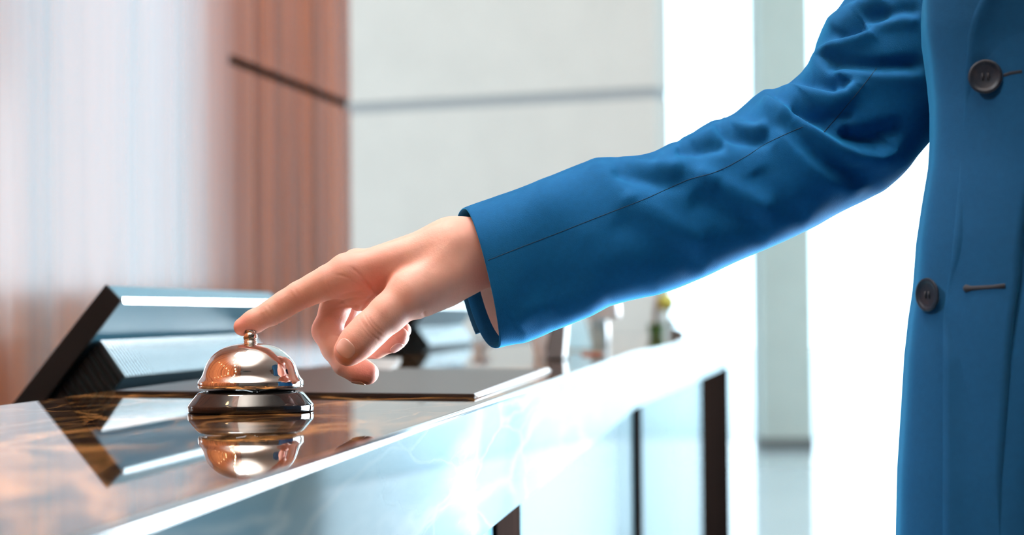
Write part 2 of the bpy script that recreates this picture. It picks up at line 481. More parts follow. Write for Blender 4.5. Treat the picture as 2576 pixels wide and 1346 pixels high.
pier = prism('end_post', [q0, [qr, 6.2], [qr, 6.25], fp(6.24, .059), fp(ye, .059)], 0, CT - AP, M['dark_wood'], counter)
prism('work_surface', [Ep(0.4) - cn * (DEP + .0), Ep(6.4) - cn * (DEP), Ep(6.4) - cn * (DEP + 0.42), Ep(0.4) - cn * (DEP + 0.42)], 0.74, 0.765, M['dark_wood'], counter)
prism('desk_support', [Ep(0.5) - cn * (DEP + .36), Ep(6.3) - cn * (DEP + .36), Ep(6.3) - cn * (DEP + 0.40), Ep(0.5) - cn * (DEP + 0.40)], 0, 0.74, M['dark_wood'], counter)

# ------------------------------------------------------------------ call bell
BY = 1.43
bc = G(631, 1036, CT)
bs = BY / F * 1000 / 1000
bell = thing('call_bell', 'chrome domed service bell with black base under the pressing finger', 'call bell', (bc[0], bc[1], CT))
mm = 0.001
def lm(prof): return [(r * mm, h * mm) for r, h in prof]
base_prof = [(0, 0.2), (41.6, 0.2), (42.3, 0.5), (42.5, 1.0), (42.5, 4.4), (42.3, 5.0), (41.9, 5.6), (40.9, 6.9), (39.0, 9.2), (37.0, 11.6), (35.7, 13.0), (34.6, 13.7), (33.4, 13.9), (32.6, 13.7), (31.8, 12.9), (30, 12.0), (12, 11.8), (0, 11.8)]
lathe('base', lm(base_prof), bc, M['black_chrome'], bell, 128)
lathe('base_ring', lm([(32.2, 13.3), (32.9, 14.0), (32.4, 14.3), (31.7, 14.2), (31.2, 13.2)]), bc, M['black_chrome'], bell, 128, closed=True)
dome_prof = [(34.3, 16.8), (34.9, 17.0), (35.0, 17.3), (35.0, 20.4), (34.9, 20.6), (34.5, 21.2), (33.7, 22.2), (32.7, 23.6), (31.9, 25.2), (31.2, 27.2), (30.4, 29.6), (29.2, 32.4), (27.5, 35.2), (25.2, 37.8), (22.4, 40.2), (19.0, 42.3), (15.2, 43.9), (11.0, 45.0), (6.5, 45.6), (0, 45.8)]
# smooth curve through the profile
def smooth_prof(pr, n=5):
    out = []
    for i in range(len(pr) - 1):
        p0_, p1, p2, p3 = pr[max(i - 1, 0)], pr[i], pr[i + 1], pr[min(i + 2, len(pr) - 1)]
        for k in range(n):
            t = k / n
            out.append(tuple(0.5 * (2 * b1 + (c1 - a1) * t + (2 * a1 - 5 * b1 + 4 * c1 - d1) * t * t + (3 * b1 - a1 - 3 * c1 + d1) * t ** 3) for a1, b1, c1, d1 in zip(p0_, p1, p2, p3)))
    out.append(pr[-1]); return out
dp = dome_prof[:4] + smooth_prof(dome_prof[4:], 5)
dp[-1] = (0, 45.8)
inner = [(0, 44.8)] + [(max(r - 0.9, 0.0), h - 0.7) for r, h in dome_prof[::-1][1:-3]] + [(33.9, 16.2)]
lathe('dome', lm(dp), bc, M['chrome'], bell, 160).modifiers.new('solid', 'SOLIDIFY').thickness = -0.0007
knob = [(0, 45.6), (4.3, 45.6), (4.6, 46.0), (4.7, 46.5), (4.5, 46.9), (4.2, 47.1), (4.5, 47.3), (4.7, 47.8), (4.5, 48.2), (4.2, 48.4), (4.5, 48.9), (4.8, 50.2), (4.7, 51.6), (4.3, 52.8), (3.7, 53.6), (3.25, 54.0), (3.3, 54.4), (3.4, 54.9), (3.2, 55.3), (0, 55.5)]
lathe('plunger', lm(knob), bc, M['steel'], bell, 64)
lathe('post', lm([(0, 12.7), (5, 12.7), (5, 14), (3, 15), (3, 44), (0, 44)]), bc, M['black'], bell, 32)
for a in (10, 130, 250):
    d = np.array([math.cos(R(a)), math.sin(R(a)), 0]); s_ = np.array([-d[1], d[0], 0])
    vs = [bc + d * x * mm + s_ * y * mm + np.array([0, 0, z * mm]) for x, z in ((6, 13.4), (20, 15.4), (30.5, 15.6)) for y in (-4.5, 4.5)]
    o = mk('lever', vs, [(0, 1, 3, 2), (2, 3, 5, 4)], M['black'], bell)
    o.modifiers.new('solid', 'SOLIDIFY').thickness = 0.0008
KNOB_TOP = CT + 0.0555

# ------------------------------------------------------------------ hand (one continuous surface from a distance field)
def smin(a, b_, k):
    h = np.maximum(k - np.abs(a - b_), 0) / k
    return np.minimum(a, b_) - h * h * k * 0.25
def smax(a, b_, k): return -smin(-a, -b_, k)
HB = 1.43
def hp(px, py, dz): return P(px, py, HB + dz * mm)
def rc(p, a, b_, ra, rb):
    a = a.astype(np.float32); b_ = b_.astype(np.float32)
    ba = b_ - a
    pa = p - a
    t = np.clip((pa @ ba) / float(ba @ ba), 0, 1)
    q = pa - t[:, None] * ba
    return np.sqrt(np.einsum('ij,ij->i', q, q)) - (ra + (rb - ra) * t) * mm
def sph(p, c_, r): 
    q = p - c_.astype(np.float32)
    return np.sqrt(np.einsum('ij,ij->i', q, q)) - r * mm
def chain(p, pts, k):
    d = None
    for (a, b_) in zip(pts[:-1], pts[1:]):
        s = rc(p, hp(*a[:3]), hp(*b_[:3]), a[3], b_[3])
        d = s if d is None else smin(d, s, k * mm)
    return d
INDEX = [(876, 690, 1, 11.6), (828, 709, 1, 10.9), (790, 726, 1.5, 9.5), (752, 744, 2, 8.8), (716, 765, 2.5, 8.25), (684, 786, 3, 7.9), (640, 808, 3, 7.2), (611, 822, 3, 6.3)]
MIDDLE = [(884, 690, 19, 11.5), (842, 776, 17, 9.8), (823, 832, 14, 10.2), (845, 875, 10, 9.4), (870, 912, 7, 8.9), (900, 930, 5, 8.5), (924, 939, 4, 7.8)]
RING = [(905, 705, 38, 11), (866, 790, 37, 9.6), (848, 848, 34, 9.6), (895, 872, 29, 9.0), (945, 868, 25, 8.7), (985, 855, 22, 7.9), (1004, 848, 21, 6.9)]
PINKY = [(930, 735, 54, 10), (895, 800, 52, 8.6), (882, 845, 50, 8.4), (945, 850, 44, 7.4), (990, 838, 42, 6.8), (1012, 831, 41, 6.2)]
THUMB = [(1130, 690, 0, 16), (1030, 741, -10, 14.6), (975, 790, -16, 12.2), (930, 830, -20, 11.5), (900, 860, -22, 11.0), (877, 884, -23, 9.9)]
def sdf(p):
    p = p.astype(np.float32)
    palm = rc(p, hp(1130, 625, 10), hp(874, 688, 2), 16.5, 11.6)
    palm = smin(palm, rc(p, hp(1130, 617, 26), hp(896, 678, 20), 16.5, 11.2), 9 * mm)
    palm = smin(palm, rc(p, hp(1130, 632, 38), hp(915, 700, 38), 15, 10.5), 9 * mm)
    palm = smin(palm, rc(p, hp(1130, 655, 46), hp(935, 730, 53), 14, 9.5), 9 * mm)
    palm = smin(palm, rc(p, hp(1100, 700, 36), hp(960, 742, 34), 16, 13), 9 * mm)
    palm = smin(palm, rc(p, hp(1110, 665, 12), hp(930, 735, 14), 14, 10), 9 * mm)
    palm = smin(palm, sph(p, hp(906, 738, 8), 12.2), 8 * mm)
    wrist = rc(p, hp(1150, 634, 13), hp(1360, 592, 18), 21.0, 18.5)
    wrist = smin(wrist, rc(p, hp(1150, 655, 30), hp(1360, 600, 30), 19.5, 20), 10 * mm)
    wrist = smin(wrist, rc(p, hp(1185, 668, 14), hp(1360, 610, 18), 17.5, 20), 10 * mm)
    palm = smin(palm, wrist, 16 * mm)
    th = chain(p, THUMB, 6)
    th = smin(th, rc(p, hp(1150, 690, 14), hp(1060, 735, 2), 15, 14), 10 * mm)
    th = smin(th, rc(p, hp(1112, 715, 10), hp(1045, 745, -2), 15.5, 13), 8 * mm)
    palm = smin(palm, th, 9 * mm)
    d = palm
    f = chain(p, INDEX, 5)
    d = smin(d, f, 7 * mm)
    d = smin(d, sph(p, hp(868, 670, 2), 7.0), 7 * mm)        # index knuckle
    d = smin(d, sph(p, hp(893, 655, 20), 7.6), 6 * mm)       # middle knuckle
    for ch, k in ((MIDDLE, 3.5), (RING, 3.5), (PINKY, 3.5)):
        f = chain(p, ch[:3], 4)
        tip = chain(p, ch[2:], 4)
        f = smin(f, tip, 3 * mm)
        d = smin(d, f, k * mm)
    # the pad gives way around the bell's plunger
    q = p - np.array([bc[0], bc[1], 0], np.float32)
    rr = np.hypot(q[:, 0], q[:, 1])
    kn = np.maximum(rr - 3.5 * mm, q[:, 2] - (KNOB_TOP - 0.0002))
    return smax(d, -kn, 1.5 * mm)
lo = np.array([1e9] * 3); hi = -lo
for ch in (INDEX, MIDDLE, RING, PINKY, THUMB, [(1360, 545, 18, 26), (1360, 590, 36, 26)]):
    for a in ch:
        q = hp(*a[:3]); lo = np.minimum(lo, q - (a[3] + 6) * mm); hi = np.maximum(hi, q + (a[3] + 6) * mm)
VX = 0.0008
dims = np.ceil((hi - lo) / VX).astype(int) + 1
# coarse pass keeps only blocks near the surface
st = 6
cdim = dims // st + 2
ci = np.stack(np.meshgrid(*[np.arange(k) for k in cdim], indexing='ij'), -1).reshape(-1, 3)
cc = lo + (ci * st + st / 2) * VX
near = np.abs(sdf(cc)) < st * VX * 0.95 + 0.0035
val = np.full(tuple(cdim * st + 1), 1.0, np.float32)
# sign of far blocks
sg = np.sign(sdf(cc))
offs = np.stack(np.meshgrid(*[np.arange(st)] * 3, indexing='ij'), -1).reshape(-1, 3)
for s0 in range(0, len(ci), 4000):
    blk = ci[s0:s0 + 4000]; nr = near[s0:s0 + 4000]
    idx = (blk[~nr][:, None, :] * st + offs[None]).reshape(-1, 3)
    val[idx[:, 0], idx[:, 1], idx[:, 2]] = np.repeat(sg[s0:s0 + 4000][~nr], len(offs))
    if nr.any():
        idx = (blk[nr][:, None, :] * st + offs[None]).reshape(-1, 3)
        val[idx[:, 0], idx[:, 1], idx[:, 2]] = sdf(lo + idx * VX)
def surface_nets(val):
    ins = val < 0
    sh = np.array(val.shape) - 1
    corner = [(i, j, k) for i in (0, 1) for j in (0, 1) for k in (0, 1)]
    cnt = np.zeros(tuple(sh), np.int8)
    for c_ in corner:
        cnt += ins[c_[0]:c_[0] + sh[0], c_[1]:c_[1] + sh[1], c_[2]:c_[2] + sh[2]]
    act = np.argwhere((cnt > 0) & (cnt < 8))
    vid = np.full(tuple(sh), -1, np.int64)
    vid[act[:, 0], act[:, 1], act[:, 2]] = np.arange(len(act))
    acc = np.zeros((len(act), 3)); num = np.zeros(len(act))
    for a in corner:
        for ax in range(3):
            if a[ax] == 1: continue
            b_ = list(a); b_[ax] = 1
            va = val[act[:, 0] + a[0], act[:, 1] + a[1], act[:, 2] + a[2]]
            vb = val[act[:, 0] + b_[0], act[:, 1] + b_[1], act[:, 2] + b_[2]]
            x = (va < 0) != (vb < 0)
            t = np.where(x, va / np.where(x, va - vb, 1), 0)
            pt = np.array(a, float)[None] + 0 * acc; pt[:, ax] += t
            acc[x] += pt[x]; num[x] += 1
    V = act + acc / num[:, None]
    quads = []
    for ax in range(3):
        o1, o2 = (ax + 1) % 3, (ax + 2) % 3
        sl = [slice(None)] * 3; sl2 = [slice(None)] * 3
        sl[ax] = slice(0, -1); sl2[ax] = slice(1, None)
        cr = np.argwhere(ins[tuple(sl)] != ins[tuple(sl2)])
        ok = (cr[:, o1] > 0) & (cr[:, o2] > 0) & (cr[:, o1] < sh[o1]) & (cr[:, o2] < sh[o2])
        cr = cr[ok]
        fl = ins[cr[:, 0], cr[:, 1], cr[:, 2]]
        def vv(d1, d2):
            c_ = cr.copy(); c_[:, o1] -= d1; c_[:, o2] -= d2
            return vid[c_[:, 0], c_[:, 1], c_[:, 2]]
        q = np.stack([vv(0, 0), vv(1, 0), vv(1, 1), vv(0, 1)], -1)
        q[~fl] = q[~fl][:, ::-1]
        quads.append(q)
    return V, np.concatenate(quads)
V, Q = surface_nets(val)
V = lo + V * VX
def grad(p, e=0.0006):
    g = np.zeros_like(p)
    for a in range(3):
        d = np.zeros(3); d[a] = e
        g[:, a] = (sdf(p + d) - sdf(p - d)) / (2 * e)
    return g
for _ in range(2):
    g = grad(V); nn = np.sum(g * g, 1)
    V = V - g * (np.clip(sdf(V), -0.001, 0.001) / np.maximum(nn, 0.2))[:, None]
Nn = grad(V, 0.0009); Nn /= np.linalg.norm(Nn, axis=1)[:, None]
# skin creases and fine wrinkles: lines across the joints, in the surface itself
def crease(c_, along, across, L, depth, width, facing=None):
    """groove through c_ running in direction `across`, half length L"""
    global V
    al = np.asarray(along, float); al /= np.linalg.norm(al)
    ac = np.asarray(across, float); ac = ac - al * (ac @ al); ac /= np.linalg.norm(ac)
    q = V - c_
    u = q @ al; w = q @ ac
    n3 = np.cross(al, ac); t = q @ n3
    msk = np.exp(-(w / L) ** 4) * (np.abs(t) < 0.016)
    bend = u + (w * w) / (L * 6)
    dsp = -depth * np.exp(-(bend / width) ** 2) * msk
    if facing is not None: dsp = dsp * np.clip((Nn @ np.asarray(facing)) * 2.5, 0, 1)
    V = V + Nn * dsp[:, None]
def ax3(a, b_): return hp(*b_[:3]) - hp(*a[:3])
toc = -fwd
ta = ax3(THUMB[3], THUMB[5]); tside = np.cross(ta, fwd)
for off, L, dep in ((-3.4, 7, .40), (-1.4, 9, .65), (0.4, 8, .50), (2.2, 9, .60), (4.4, 6, .30)):
    c_ = hp(*THUMB[3][:3]) + ta / np.linalg.norm(ta) * off * mm
    crease(c_, ta + tside * random.uniform(-.12, .12), tside, L * mm, dep * mm, 0.8 * mm, toc * 0.9 + up * 0.3)
for ch, i, s_ in ((INDEX, 3, 1.0), (INDEX, 5, .9)):
    a = ax3(ch[i - 1], ch[i + 1]); c_ = hp(*ch[i][:3])
    for off, dep in ((0.0, .38), (2.6, .22)):
        crease(c_ + a / np.linalg.norm(a) * off * mm, a, np.cross(a, fwd) * 0.6 - up * .3 - fwd * .6, 9 * mm, dep * mm, 0.8 * mm, -up * .75 - fwd * .6)
a = ax3(INDEX[1], INDEX[2])
crease(hp(832, 722, 0), a, up, 8 * mm, 0.22 * mm, 0.8 * mm, toc)          # root of the index finger
for (x, y, dx, dy, L, dep) in ((868, 770, 1, -.10, 14, .5), (880, 752, 1, -.22, 13, .45), (900, 765, 1, -.5, 12, .45), (925, 755, .7, -.75, 10, .45), (905, 735, 1, .0, 13, .35), (935, 725, .6, .8, 9, .6), (890, 705, .8, .45, 12, .25), (915, 700, .6, .8, 10, .3)):
    across = rt * dx - up * dy
    crease(hp(x, y, 0), np.cross(across, fwd), across, L * mm, dep * 1.5 * mm, 1.0 * mm, toc * .8 - up * .5)
crease(hp(1060, 770, 0), rt * .8 + up * .45, up * .8 - rt * .5, 9 * mm, 0.8 * mm, 1.3 * mm, toc - up)
crease(hp(870, 853, 12), ax3(MIDDLE[1], MIDDLE[3]), rt, 7 * mm, 0.6 * mm, 0.9 * mm, toc + rt)
# index finger tendon and thumb tendon
def ridge(a, b_, hgt, width):
    global V
    ba = b_ - a; q = V - a
    t = np.clip((q @ ba) / (ba @ ba), 0, 1)
    d = np.linalg.norm(q - t[:, None] * ba, axis=1)
    V = V + Nn * (hgt * np.exp(-(d / width) ** 2) * np.sin(np.pi * np.clip(t, 0.02, .98)) ** .5)[:, None]
ridge(hp(1160, 600, -10), hp(1010, 705, -16), 1.2 * mm, 7 * mm)
ridge(hp(1140, 570, 4), hp(900, 640, 4), 0.8 * mm, 6 * mm)
red = np.zeros(len(V))
for c_, r_, s_ in ([(hp(*ch[-1][:3]), 12, .9) for ch in (INDEX, MIDDLE, RING, PINKY, THUMB)] + [(hp(*MIDDLE[2][:3]), 13, .55), (hp(*INDEX[3][:3]), 11, .35), (hp(*THUMB[3][:3]), 10, .4), (hp(940, 700, -6), 20, .6), (hp(870, 675, 0), 16, .35), (hp(*RING[2][:3]), 20, .8), (hp(1215, 700, 0), 14, .8), (hp(1190, 560, -10), 9, .4)]):
    red = np.maximum(red, s_ * np.exp(-(np.linalg.norm(V - c_, axis=1) / (r_ * mm)) ** 2))

# the person stands on the guest side; base point between the feet
person = thing('person', 'person in a blue wool jacket reaching out to press the bell with the index finger', 'person', (0.52, 1.45, 0))
hand = mk('body', V, Q, M['skin'], person, smooth=True)
attr = hand.data.attributes.new('redness', 'FLOAT', 'POINT'); attr.data.foreach_set('value', red.astype(np.float32))
def nail(c_, axis, nrm, L, Wd, nu=20, nv=20):
    axis = axis / np.linalg.norm(axis); nrm = nrm - axis * (nrm @ axis); nrm /= np.linalg.norm(nrm)
    sd = np.cross(axis, nrm)
    vs, fs, prm = [], [], []
    for j in range(nv + 1):
        for i in range(nu + 1):
            u = -1 + 2 * i / nu; v_ = -1 + 2 * j / nv
            # squircle mapping
            x = u * math.sqrt(1 - 0.46 * v_ * v_); y = v_ * math.sqrt(1 - 0.46 * u * u)
            prm.append((x, y)); vs.append(c_ + axis * y * L / 2 + sd * x * Wd / 2 + nrm * 0.012)
    vs = np.array(vs); prm = np.array(prm)
    for _ in range(40):
        d = sdf(vs); vs = vs - nrm * np.minimum(d, 0.002)[:, None] * 0.8
    r2 = np.maximum(np.abs(prm[:, 0]), np.abs(prm[:, 1]))
    h_ = np.clip((1 - r2) / 0.16, 0, 1) ** 0.6
    tip = np.clip((prm[:, 1] - 0.3) / 0.7, 0, 1)
    vs = vs + nrm * ((0.05 + 0.30 * h_ + 0.12 * tip * (r2 < 2) - 0.25 * (r2 > .95) * (prm[:, 1] < .35)) * mm)[:, None]
    for j in range(nv):
        for i in range(nu):
            q = j * (nu + 1) + i
            fs.append((q, q + 1, q + nu + 2, q + nu + 1))
    o = mk('fingernail', vs, fs, M['nail'], hand, smooth=True)
    o.parent = hand; o.matrix_parent_inverse = Matrix.Translation(-person.location)
    o.matrix_parent_inverse = Matrix.Identity(4)
    s = o.modifiers.new('solid', 'SOLIDIFY'); s.thickness = 0.0005; s.offset = -1
    return o
nail(hp(873, 882, -23), ax3(THUMB[4], THUMB[5]), -fwd * 1.0 + up * 0.12 - rt * 0.12, 11.0 * mm, 14.5 * mm)
nail(hp(997, 860, 21), ax3(RING[4], RING[6]), -up * .9 - fwd * .55, 10 * mm, 10.5 * mm)
nail(hp(912, 945, 5), ax3(MIDDLE[4], MIDDLE[6]), -up * .95 - fwd * .2 - rt * .1, 10 * mm, 11 * mm)

# ------------------------------------------------------------------ sleeve
T = [(1168, 522, 0), (1254, 488, 1), (1388, 445, 2.2), (1495, 405, 3.2), (1540, 397, 3.65), (1568, 397, 3.9), (1642, 375, 4.6), (1682, 358, 5.0), (1722, 354, 5.3), (1762, 328, 5.7), (1796, 309, 6.0), (1822, 309, 6.25), (1856, 281, 6.7), (1896, 241, 7.2), (1923, 221, 7.5), (1969, 218, 7.9), (2003, 184, 8.4), (2043, 147, 8.9), (2056, 100, 9.3), (2076, 64, 9.6), (2110, 30, 10), (2130, 0, 10.3), (2190, -90, 11.3), (2240, -160, 12)]
B = [(1252, 876, 0), (1321, 860, 0.8), (1388, 829, 1.5), (1488, 796, 2.5), (1535, 773, 2.95), (1655, 742, 4.0), (1789, 689, 5.1), (1923, 629, 6.1), (2056, 569, 7), (2150, 515, 7.7), (2217, 478, 8.2), (2257, 441, 8.6), (2297, 395, 9), (2344, 348, 9.5), (2420, 270, 10.3), (2520, 180, 11.3), (2590, 120, 12)]
NS, NT = 420, 240
sv = np.linspace(0, 12, NS)
def interp_poly(L, s):
    L = np.array(L, float)
    out = np.stack([np.interp(s, L[:, 2], L[:, i]) for i in (0, 1)], -1)
    k = np.exp(-(np.arange(-6, 7) / 2.6) ** 2); k /= k.sum()
    for i in (0, 1):
        e = np.concatenate([2 * out[0, i] - out[6:0:-1, i], out[:, i], 2 * out[-1, i] - out[-2:-8:-1, i]])
        out[:, i] = np.convolve(e, k, 'valid')
    return out
Tp, Bp = interp_poly(T, sv), interp_poly(B, sv)
Yc = np.interp(sv, [0, 4, 12], [1.449, 1.458, 1.50])
bb_ = np.interp(sv, [0, 1, 5, 8, 12], [0.041, 0.043, 0.050, 0.058, 0.066])
ph = np.linspace(0, 2 * math.pi, NT, endpoint=False)
rays = lambda xy: fwd[None] + ((xy[:, 0] - W / 2) / F)[:, None] * rt[None] - ((xy[:, 1] - H / 2) / F)[:, None] * up[None]
Tw = CAM + rays(Tp) * Yc[:, None]; Bw = CAM + rays(Bp) * Yc[:, None]
Cw = (Tw + Bw) / 2; Aw = (Bw - Tw) / 2
def sgnpow(x, e): return np.sign(x) * np.abs(x) ** e
cs, sn = sgnpow(np.cos(ph), 0.85), sgnpow(np.sin(ph), 0.85)
SL = Cw[:, None, :] - Aw[:, None, :] * cs[None, :, None] - fwd[None, None, :] * (bb_[:, None] * sn[None, :])[:, :, None]
# the hem plane leans: near side further up the arm, far side nearer the fingers
adir = np.gradient(Cw, axis=0); adir /= np.linalg.norm(adir, axis=1)[:, None]
shift = np.where(sn > 0, sn * 0.0065, sn * 0.0125)
fall = np.clip(1 - sv / 1.0, 0, 1) ** 1.3
SL = SL + adir[:, None, :] * (shift[None, :] * fall[:, None])[:, :, None]
def grid_normals(G_):
    ds = np.gradient(G_, axis=0); dt = (np.roll(G_, -1, 1) - np.roll(G_, 1, 1)) / 2
    n_ = np.cross(dt, ds); n_ /= np.maximum(np.linalg.norm(n_, axis=2), 1e-9)[:, :, None]
    return n_
SN = grid_normals(SL)
if np.sum((SL - Cw[:, None, :]) * SN) < 0: SN = -SN
PX = np.stack(pix(SL.reshape(-1, 3)), -1).reshape(NS, NT, 2)
front = np.clip(-(SN @ fwd) * 1.6 + 0.25, 0, 1)
def fold(line, A, w_in, w_out, V_=0.0, d0=0, wv=10):
    """ridge along a line: height A, soft on the right of the direction of travel (w_out), V_ a valley beside it"""
    line = np.array(line, float)
    seg = line[1:] - line[:-1]; ln = np.linalg.norm(seg, axis=1); cum = np.concatenate([[0], np.cumsum(ln)])
    best = np.full((NS, NT), 1e9); sd = np.zeros((NS, NT)); tt = np.zeros((NS, NT))
    for i in range(len(seg)):
        q = PX - line[i]
        u = (q @ seg[i]) / ln[i] ** 2
        uc = np.clip(u, 0, 1)
        r_ = q - uc[..., None] * seg[i]
        d = np.linalg.norm(r_, axis=2)
        s_ = np.where(seg[i][0] * q[..., 1] - seg[i][1] * q[..., 0] > 0, 1, -1)
        m_ = d < best
        best[m_] = d[m_]; sd[m_] = (d * s_)[m_]; tt[m_] = (cum[i] + uc * ln[i])[m_]
    t = tt / cum[-1]
    env = np.clip(np.minimum(t / 0.14, (1 - t) / 0.18), 0, 1); env = env * env * (3 - 2 * env)
    over = np.exp(-(np.maximum(best - np.abs(sd), 0) / 10) ** 2)
    h_ = A * np.where(sd > 0, np.exp(-(sd / w_out) ** 2), np.exp(-(sd / w_in) ** 2))
    h_ = h_ - V_ * np.exp(-((sd - d0) / wv) ** 2)
    return h_ * env * over
D = np.zeros((NS, NT))
# (positive signed distance = below/right of travel when going left to right)
D += fold([(1940, 208), (1973, 217), (2014, 228), (2056, 238), (2098, 243), (2131, 235), (2152, 212), (2156, 190)], 3.0, 11, 30, 3.2, -28, 19)
D += fold([(1985, 195), (2030, 190), (2075, 200), (2115, 212)], -2.2, 22, 22)
D += fold([(1980, 262), (2030, 285), (2075, 296), (2120, 290), (2160, 270)], -2.8, 20, 24)
D += fold([(2020, 158), (2040, 145), (2081, 124), (2118, 108), (2160, 95), (2190, 84), (2206, 66)], 3.2, 10, 20, 2.8, -28, 20)
D += fold([(2060, 158), (2120, 160), (2220, 165), (2345, 165)], -3.4, 22, 18)
D += fold([(2085, 185), (2150, 180), (2230, 185), (2330, 182)], 2.0, 12, 40)
D += fold([(2070, 66), (2102, 46), (2139, 25), (2181, 4), (2230, -22)], 2.6, 11, 22, 1.8, 40, 20)
D += fold([(2150, 60), (2205, 62), (2270, 50), (2320, 55)], 1.6, 14, 20, 1.6, -26, 16)
D += fold([(1905, 225), (1919, 236), (1944, 259), (1985, 287), (2027, 317), (2068, 342), (2110, 366), (2160, 385), (2210, 391), (2250, 380), (2275, 350)], 3.6, 10, 40, 3.2, -30, 20)
D += fold([(2110, 330), (2180, 345), (2250, 330), (2290, 318)], -3.2, 26, 20)
D += fold([(1935, 325), (1960, 345), (1994, 383), (2035, 420), (2077, 449), (2139, 474), (2200, 470)], 2.0, 15, 34, 2.4, -42, 22)
D += fold([(1808, 300), (1823, 309), (1856, 316), (1898, 324), (1940, 318)], 2.6, 16, 20, 2.4, 26, 18)
D += fold([(1705, 350), (1722, 356), (1752, 356), (1790, 343), (1820, 330)], 2.0, 16, 20, 2.2, 28, 16)
D += fold([(1545, 390), (1566, 397), (1599, 409), (1649, 424), (1691, 430), (1730, 425)], 2.2, 18, 22, 1.8, 34, 22)
D += fold([(1640, 400), (1700, 415), (1760, 440), (1820, 455)], 1.3, 22, 26)
D += fold([(1740, 440), (1790, 453), (1850, 480), (1910, 508), (1965, 530)], 2.0, 28, 34, 1.8, 60, 34)
D += fold([(1560, 490), (1608, 509), (1680, 555), (1753, 596), (1800, 610)], 1.6, 30, 36, 1.6, 66, 36)
D += fold([(1480, 400), (1530, 440), (1570, 490), (1590, 520)], 1.2, 28, 30)
D += fold([(1900, 420), (1930, 470), (1980, 520), (2040, 545)], -1.4, 30, 30)
D += fold([(1330, 470), (1400, 510), (1440, 570), (1500, 620)], 0.7, 34, 44)
D += fold([(1300, 700), (1420, 720), (1560, 700), (1700, 650)], -1.0, 50, 50)
D += fold([(1290, 820), (1340, 780), (1400, 760)], 1.0, 22, 26)
rng = np.random.RandomState(3)
SL = SL + SN * (D * front * mm * 1.95)[:, :, None]
# gentle irregularity all round
for _ in range(14):
    a, b2, c2 = rng.uniform(0.6, 2.2), rng.randint(1, 4), rng.uniform(0, 6.28)
    SL = SL + SN * (0.35 * mm * np.sin(a * sv[:, None] * 1.7 + b2 * ph[None] + c2) * np.clip(sv[:, None] / 2, 0, 1))[:, :, None]
verts = SL.reshape(-1, 3).tolist(); faces = []; fmi = []
def gi(i, j): return i * NT + j % NT
for i in range(NS - 1):
    for j in range(NT):
        faces.append((gi(i, j), gi(i + 1, j), gi(i + 1, j + 1), gi(i, j + 1))); fmi.append(0)
# hem rim and turn-in
SN2 = grid_normals(SL); 
if np.sum((SL - Cw[:, None, :]) * SN2) < 0: SN2 = -SN2
prev = [gi(0, j) for j in range(NT)]
for k, (ax_, inn, mi) in enumerate([(-0.0006, 0.0004, 0), (-0.0009, 0.0011, 0), (-0.0004, 0.0018, 0), (0.004, 0.0022, 0), (0.0092, 0.0026, 0)]):
    st_ = len(verts)
    for j in range(NT): verts.append((SL[0, j] + adir[0] * ax_ - SN2[0, j] * inn).tolist())
    for j in range(NT): faces.append((prev[j], prev[(j + 1) % NT], st_ + (j + 1) % NT, st_ + j)); fmi.append(mi)
    prev = [st_ + j for j in range(NT)]
jacket = thing('jacket', None, None) if False else None
# seam thread laid in a shallow groove
seam_px = [(1228, 655), (1290, 630), (1350, 607), (1420, 580), (1480, 556), (1560, 525), (1620, 502), (1700, 466), (1735, 450), (1790, 437), (1830, 420), (1880, 392), (1925, 362), (1975, 338), (2020, 319)]
seam_px2 = [(2070, 335), (2110, 290), (2160, 230), (2205, 172)]
sleeve_me = (verts, faces, fmi)

# ------------------------------------------------------------------ jacket body
limb = [(0, 2322), (67, 2324), (167, 2337), (247, 2344), (334, 2344), (401, 2340), (502, 2324), (602, 2310), (702, 2303), (735, 2300), (802, 2290), (852, 2285), (900, 2280), (1056, 2271), (1202, 2262), (1346, 2259), (1900, 2250)]
edge = [(-300, 2600), (-60, 2520), (0, 2488), (40, 2460), (100, 2440), (200, 2431), (300, 2427), (400, 2420), (550, 2405), (650, 2395), (720, 2384), (800, 2373), (1346, 2370), (1900, 2370)]
limb = [(-400, 2360)] + limb
out = [(0.048, 1.238), (0.036, 1.245), (0.024, 1.254), (0.013, 1.264), (0.005, 1.274), (0.001, 1.282), (0.0, 1.292), (0.004, 1.32), (0.016, 1.39), (0.04, 1.48), (0.085, 1.57), (0.15, 1.63), (0.225, 1.645), (0.30, 1.61), (0.345, 1.52), (0.355, 1.40), (0.350, 1.36), (0.31, 1.325), (0.22, 1.295), (0.15, 1.268), (0.095, 1.246), (0.064, 1.235)]
NZ, NU = 150, 260
zs = np.linspace(0.83, 1.50, NZ)
JV = np.zeros((NZ, NU, 3))
outa = np.array(out)
